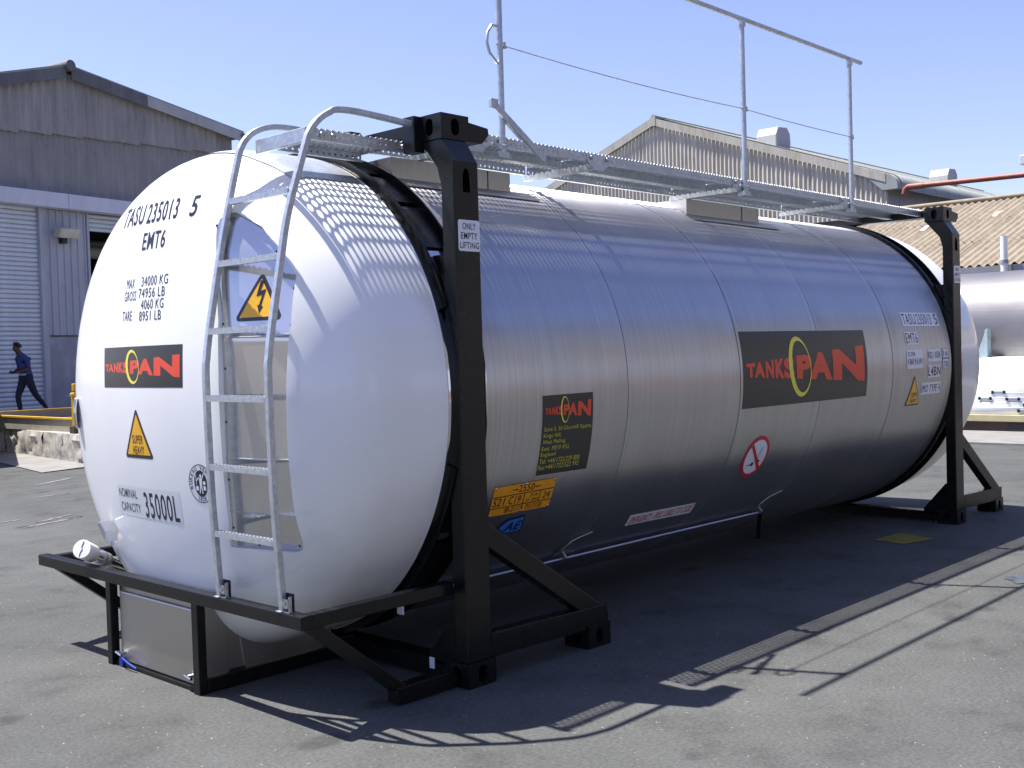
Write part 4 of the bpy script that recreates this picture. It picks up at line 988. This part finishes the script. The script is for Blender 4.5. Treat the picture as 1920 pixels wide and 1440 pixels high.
for a, c in ((YM, 22.6), (22.6, 24.6), (24.6, 26.6), (26.6, 28.4), (28.4, YL+.02)):
    b = MB(); b.prism([(a-YR+.006, wz(a)+.02), (c-YR-.006, wz(c)+.02), (c-YR-.006, wz(c)-.27), (a-YR+.006, wz(a)-.27)], 'x', -.045, -.015); b.build('verge_flashing', MT['flash'], wh)
b = MB(); b.box(-.06, -.0455, YM-YR-.12, YM-YR+.12, RZ-.30, RZ+.05); b.build('ridge_cap', MT['flash'], wh)
# right hand roof slope: corrugated sheets that curve down at the eaves
rp = []; nrm2 = hypot(YM-YR, RZ-EZ)
e0 = (YR-.10, EZ+.03-.10*(RZ-EZ)/(YM-YR)); ang = atan2(RZ-EZ, YM-YR); rr_ = .50
cx_, cz2 = e0[0]+rr_*sin(ang), e0[1]-rr_*cos(ang)
for k in range(7): 
    t = pi/2+ang+R(78)*k/6; rp.append((cx_+rr_*cos(t), cz2+rr_*sin(t)))
rp = [(YM-.02, RZ+.05)]+[(YM+(e0[0]-YM)*t, RZ+.05+(e0[1]-RZ-.05)*t) for t in (.3, .6, .85)]+rp
b = MB(); nx2 = 6*6; k = len(rp); vs = []
for i in range(nx2+1):
    xx = PIT*6*i/nx2; am_ = .024*cos(2*pi*i/6)
    for j, (yy, zz) in enumerate(rp):
        p0 = rp[max(j-1, 0)]; p1 = rp[min(j+1, k-1)]; ty, tz = p1[0]-p0[0], p1[1]-p0[1]; l_ = hypot(ty, tz)
        vs.append((xx, yy+tz/l_*am_-YR, zz-ty/l_*am_))
b.add(vs, [(i*k+j, i*k+j+1, (i+1)*k+j+1, (i+1)*k+j) for i in range(nx2) for j in range(k-1)]); rsm = b.mesh('roof_sheet', MT['roofgreen'], 60, False)
i = 0; x = .30
while x < LW: link(rsm, 'roof_sheet', wh, (x, 0, .004*(i % 2))); x += PIT*6; i += 1
b = MB(); b.prism([(YM-YR, RZ+.02), (YL-YR+.1, EZ+.02), (YL-YR+.1, EZ+.07), (YM-YR, RZ+.07)], 'x', 0, LW); b.build('far_roof_slope', MT['roofgreen'], wh)
b = MB(); b.tube([(-.03, YM-YR, RZ+.06), (LW, YM-YR, RZ+.06)], .10, 10); b.build('ridge_roll', MT['roofgreen'], wh, 50)
b = MB(); b.prism([(p[0]-YR, p[1]) for p in rp[3:]]+[(.10, rp[-1][1])], 'x', -.03, .30); b.build('eaves_end_cap', MT['roofgreen'], wh, None, .01)
sp = MB(); sp.box(0, 1.18, -.02, .04, 0, EZ-.12); spm = sp.mesh('side_panel', MT['sidepanel'])
for i in range(28): link(spm, 'side_panel', wh, (.14+1.2*i, .12, 0))
for vx, vy in ((1.6, 16.35), (13.0, 14.6)):
    zb = wz(vy)-.15; o = [(-.52, 0), (-.52, .50), (-.34, .80), (.30, .84), (.52, .62), (.56, .30), (.50, 0)]
    b = MB(); b.prism([(vx+p, zb+q) for p, q in o], 'y', vy-YR-.4, vy-YR+.42); vn = b.build('roof_ventilator', MT['vent'], wh, None, .02)
    b = MB(); b.prism([(vx+p*.86, zb+.06+q*.88) for p, q in o], 'y', vy-YR-.407, vy-YR-.4); b.build('vent_end', MT['sidepanel'], vn)
# orange pipe from the corner of the warehouse to a post out of frame
op_ = empty('overhead_pipe', (31.75, 10.25, 6.6), 'orange painted overhead pipe running from the warehouse corner to the right', 'pipe')
b = MB(); b.tube([(0, .12, -.04), (0, -16, -.40)], .085, 16); b.build('pipe_run', MT['pipe'], op_, 50)
b = MB(); b.tube([(0, .30, -.26), (0, .27, -.10), (0, .17, -.04), (0, -.35, -.05)], .098, 12); b.build('pipe_bend', MT['pipe'], op_, 50)
b = MB(); b.box(-.12, .12, -15.9, -15.66, -6.6, -.42); b.build('pipe_column', MT['pipe'], op_)
lp = empty('yard_light', (26, 4.62, 0), 'grey yard light box hanging at the right edge above the orange pipe', 'light')

# ================================================================= LOW TAN ROOFED BUILDING
LX, LY0, LY1, LZ, SL, RUN = 21.2, -9.0, 10.6, 3.19, .335, 6.2
lb = empty('tan_roofed_building', (LX, LY1, 0), 'low building with tan corrugated roof and grey gutter behind the second tank', 'building')
b = MB(); b.box(.25, .45, LY0-LY1, 0, 0, LZ-.03); b.build('front_wall', MT['brick'], lb)
b = MB(); b.prism([(.45, 0), (RUN-.2, 0), (RUN-.2, LZ+SL*(RUN-.2)-.1), (.45, LZ+SL*.45-.1)], 'y', -.22, -.02); b.build('end_wall', MT['brick'], lb)
b = MB(); b.box(RUN-.4, RUN-.2, LY0-LY1, -.23, 0, LZ+SL*RUN-.25); b.build('back_wall', MT['brick'], lb)
PT = .19; NW = 5; run = RUN/3; b = MB(); n = NW*8; vs = []
for j in range(2):
    t = (run+.12)*j
    for i in range(n+1): vs.append((t, -PT*NW*i/n, SL*t+.03*cos(2*pi*i/8)))
for i in range(n+1): vs.append((0, -PT*NW*i/n, .03*cos(2*pi*i/8)-.012))
k = n+1; b.add(vs, [(i, i+1, i+1+k, i+k) for i in range(n)]+[(i+2*k, i+1+2*k, i+1, i) for i in range(n)]); tsm = b.mesh('roof_sheet', MT['tanroof'], 60, False)
for c in range(3):
    y = LY1+.1; i = 0
    while y > LY0: link(tsm, 'roof_sheet', lb, (-.12+run*c, y-LY1+random.uniform(-.01, .01), LZ+SL*(run*c-.12)+.012*c+.005*(i % 2))); y -= PT*NW; i += 1
y = LY1
while y > LY0:
    b = MB(); b.prism([(-.20, LZ-.20), (-.02, LZ-.20), (-.02, LZ-.06), (-.21, LZ-.075)], 'y', y-LY1, max(y-2.35, LY0)-LY1); b.build('gutter_length', MT['gutter'], lb); y -= 2.37
b = MB(); b.box(.0, .24, LY0-LY1, 0, LZ-.12, LZ-.06); b.build('eaves_soffit', MT['rust'], lb)
b = MB(); b.tube([(RUN, LY0-LY1, LZ+SL*RUN+.08), (RUN, .1, LZ+SL*RUN+.08)], .07, 8); b.build('ridge_roll', MT['tanroof'], lb, 50)
b = MB(); b.tube([(-.33, 3.62-LY1, 1.0), (-.33, 3.62-LY1, 3.72)], .075, 14); vp_ = b.build('vent_pipe', MT['whitetank'], lb, 50)
b = MB(); b.tube([(-.33, 3.62-LY1, 3.14), (-.33, 3.62-LY1, 3.22)], .088, 14); b.build('pipe_collar', MT['gutter'], vp_, 50)
for (x, yy, l, wd) in ((4.2, 5.4, .5, .10), (5.6, 4.5, .25, .08), (3.4, 6.9, .6, .12), (2.2, 3.2, .5, .1), (5.0, 7.9, .4, .1), (1.4, 7.2, .3, .1)):
    b = MB(); b.grid(lambda s, t: (x+l*s, yy-LY1+wd*t, LZ+SL*(x+l*s)+.055+.02*sin(pi*s)), 3, 1); b.build('roof_patch', MT['vent'], lb)

# ================================================================= SECOND STEEL TANK AND WHITE DOMED VESSEL
t2 = empty('second_steel_tank', (18.2, 1.0, 0), 'plain stainless steel tank lying behind the white domed vessel', 'tank')
def ltank(b, xc, zc, prof, n=96):
    vs = [(xc+r*cos(2*pi*j/n), y, zc+r*sin(2*pi*j/n)) for y, r in prof for j in range(n)]
    b.add(vs, [(i*n+j, i*n+(j+1) % n, (i+1)*n+(j+1) % n, (i+1)*n+j) for i in range(len(prof)-1) for j in range(n)])
m2 = steel('brushed_steel_y', (.36, .355, .365), .68, .8, .3, .1, 'Y', .25, 1., .3)
b = MB(); ltank(b, 0, 1.62, [(-7, .02), (-7, .5), (-6.9, 1.0), (-6.6, 1.19)]+[(-6.5+.5*k, 1.20) for k in range(22)]+[(4.6, 1.17), (4.8, 1.0), (4.9, .5), (4.9, .02)]); sh2 = b.build('tank_shell', m2, t2, 50)
for y in (-2.4, .1, 2.6):
    b = MB(); ltank(b, 0, 1.62, [(y-.02, 1.198), (y-.02, 1.204), (y+.02, 1.204), (y+.02, 1.198)]); b.build('strap_band', m2, t2, 50)
for y in (-5.5, -1.5, 3.6):
    b = MB(); b.prism([(-.9, 0), (.9, 0), (1.0, .95), (.6, .62), (0, .45), (-.6, .62), (-1.0, .95)], 'y', y, y+.18); b.build('tank_saddle', MT['bluegrey'], t2)
b = MB(); b.prism([(1.50, 1.05), (1.78, 1.05), (1.76, 1.18), (1.58, 1.70), (1.50, 1.74)], 'x', -1.30, -1.22); b.prism([(1.50, 1.05), (1.55, 1.05), (1.55, 1.70), (1.50, 1.74)], 'x', -1.42, -1.30); b.build('shell_bracket', MT['bluegrey'], t2, None, .01)
b = MB(); b.grid(lambda s, t: (-1.205*cos(R(14-8*t)), 5.0-11*s, 1.62+1.205*sin(R(-25+6*t))-.0), 20, 2); b.build('side_rail', MT['polish'], t2, 50)

dv = empty('white_domed_vessel', (16.85, 1.95, 0), 'gloss white domed vessel with stepped rings on a pale yellow skid at the right edge', 'vessel')
dz = [(1.68, .30), (1.70, .34), (1.70, .42), (1.66, .425), (1.66, .50), (1.63, .505), (1.63, .58), (1.60, .585), (1.60, .66), (1.56, .665), (1.56, .74), (1.53, .82), (1.46, .93), (1.34, 1.04), (1.15, 1.13), (.85, 1.19), (.4, 1.225), (.05, 1.23)]
b = MB(); b.lathe_z(dz, (0, 0), 96); b.build('dome', MT['whitetank'], dv, 30)
for k, (r, z) in enumerate(((1.662, .423), (1.632, .503), (1.602, .583), (1.562, .663))):
    b = MB(); b.lathe_z([(r, z-.006), (r+.012, z-.006), (r+.012, z+.004), (r, z+.004)], (0, 0), 96); b.build('ring_seam', MT['gutter'], dv, 40)
for a, z, r in ((186, .66, 1.58), (194, .55, 1.63), (179, .56, 1.63), (215, .76, 1.56), (203, .45, 1.68), (225, .60, 1.61), (200, .36, 1.71)):
    b = MB(); c, s = cos(R(a)), sin(R(a)); p = Vector((r*c, r*s, z)); t = Vector((-s, c, 0))
    b.bar(p-t*.09, p+t*.09, .05, .035); cl = b.build('ring_clamp', MT['bluegrey'], dv)
    for e in (-.09, .09):
        b = MB(); b.tube([p+t*e+Vector((c, s, 0))*.02-Vector((0, 0, .02)), p+t*e+Vector((c, s, 0))*.02+Vector((0, 0, .03))], .022, 8); b.build('clamp_nut', MT['ink'], cl)
b = MB(); b.box(-1.72, 1.7, -2.6, 1.5, .185, .30); b.build('skid_top', MT['cream'], dv, None, .01)
b = MB(); b.box(-1.68, 1.66, -2.6, 1.5, .0, .184); skb = b.build('skid_base', MT['rust'], dv)
for y in (-.48, -2.0):
    b = MB(); b.box(-1.695, -1.681, y-.14, y+.14, .03, .15); b.build('fork_pocket', MT['ink'], skb)

# yard light box at the right edge of the frame
b = MB(); b.box(-.18, .18, -.35, .33, 5.92, 6.16); b.build('lamp_box', MT['fascia'], lp, None, .02)
b = MB(); b.box(-.16, .16, -.33, .10, 5.88, 5.919); b.build('lamp_glass', MT['bluegrey'], lp)
b = MB(); b.tube([(0, -.30, 6.03), (0, -1.6, 6.1), (0, -1.75, 5.9), (0, -1.75, 0)], .05, 10); b.build('lamp_column', MT['gutter'], lp, 50)

# ================================================================= THE REST OF THE YARD (behind and beside the camera, seen in the steel, plus an added unseen shadow caster)
yw = empty('rendered_store', (10, -18.5, 0), 'long tan rendered store with a brick plinth across the yard', 'building')
b = MB(); b.box(-14, 60, -.4, 0, 1.0, 11.0); b.build('store_wall', MT['tanwall'], yw)
b = MB(); b.box(-14, 60, -.5, .06, 0, .995); b.build('brick_plinth', MT['pinkwall'], yw)
b = MB(); b.prism([(-.41, 10.9), (.5, 11.0), (.4, 11.2), (-14, 13.9), (-14, 13.7)], 'x', -14.3, 60.3); b.build('store_roof', MT['fibre'], yw)
for k in range(9):
    b = MB(); b.box(-10+7.5*k, -6.4+7.5*k, .0, .05, 1.4 if k % 3 else 0.0, 4.6); b.build('store_door', MT['sidepanel'] if k % 2 else MT['fascia'], yw)
wt = empty('shadow_caster_tank', (3.10, 15.4, 0), 'unseen grey tank shape added beside the dock to cast a shadow', 'tank', -.377)  # out of view, added so its shadow falls on the ground by the dock
b = MB(); ltank(b, 0, 1.55, [(-2.0, .02), (-1.95, .6), (-1.8, 1.08), (1.7, 1.08), (1.85, .6), (1.9, .02)], 48); b.build('tank_shell', MT['dullsteel'], wt, 50)
for y in (-1.2, 1.0):
    b = MB(); b.prism([(-.8, 0), (.8, 0), (.8, .6), (-.8, .6)], 'y', y, y+.15); b.build('tank_saddle', MT['black'], wt)
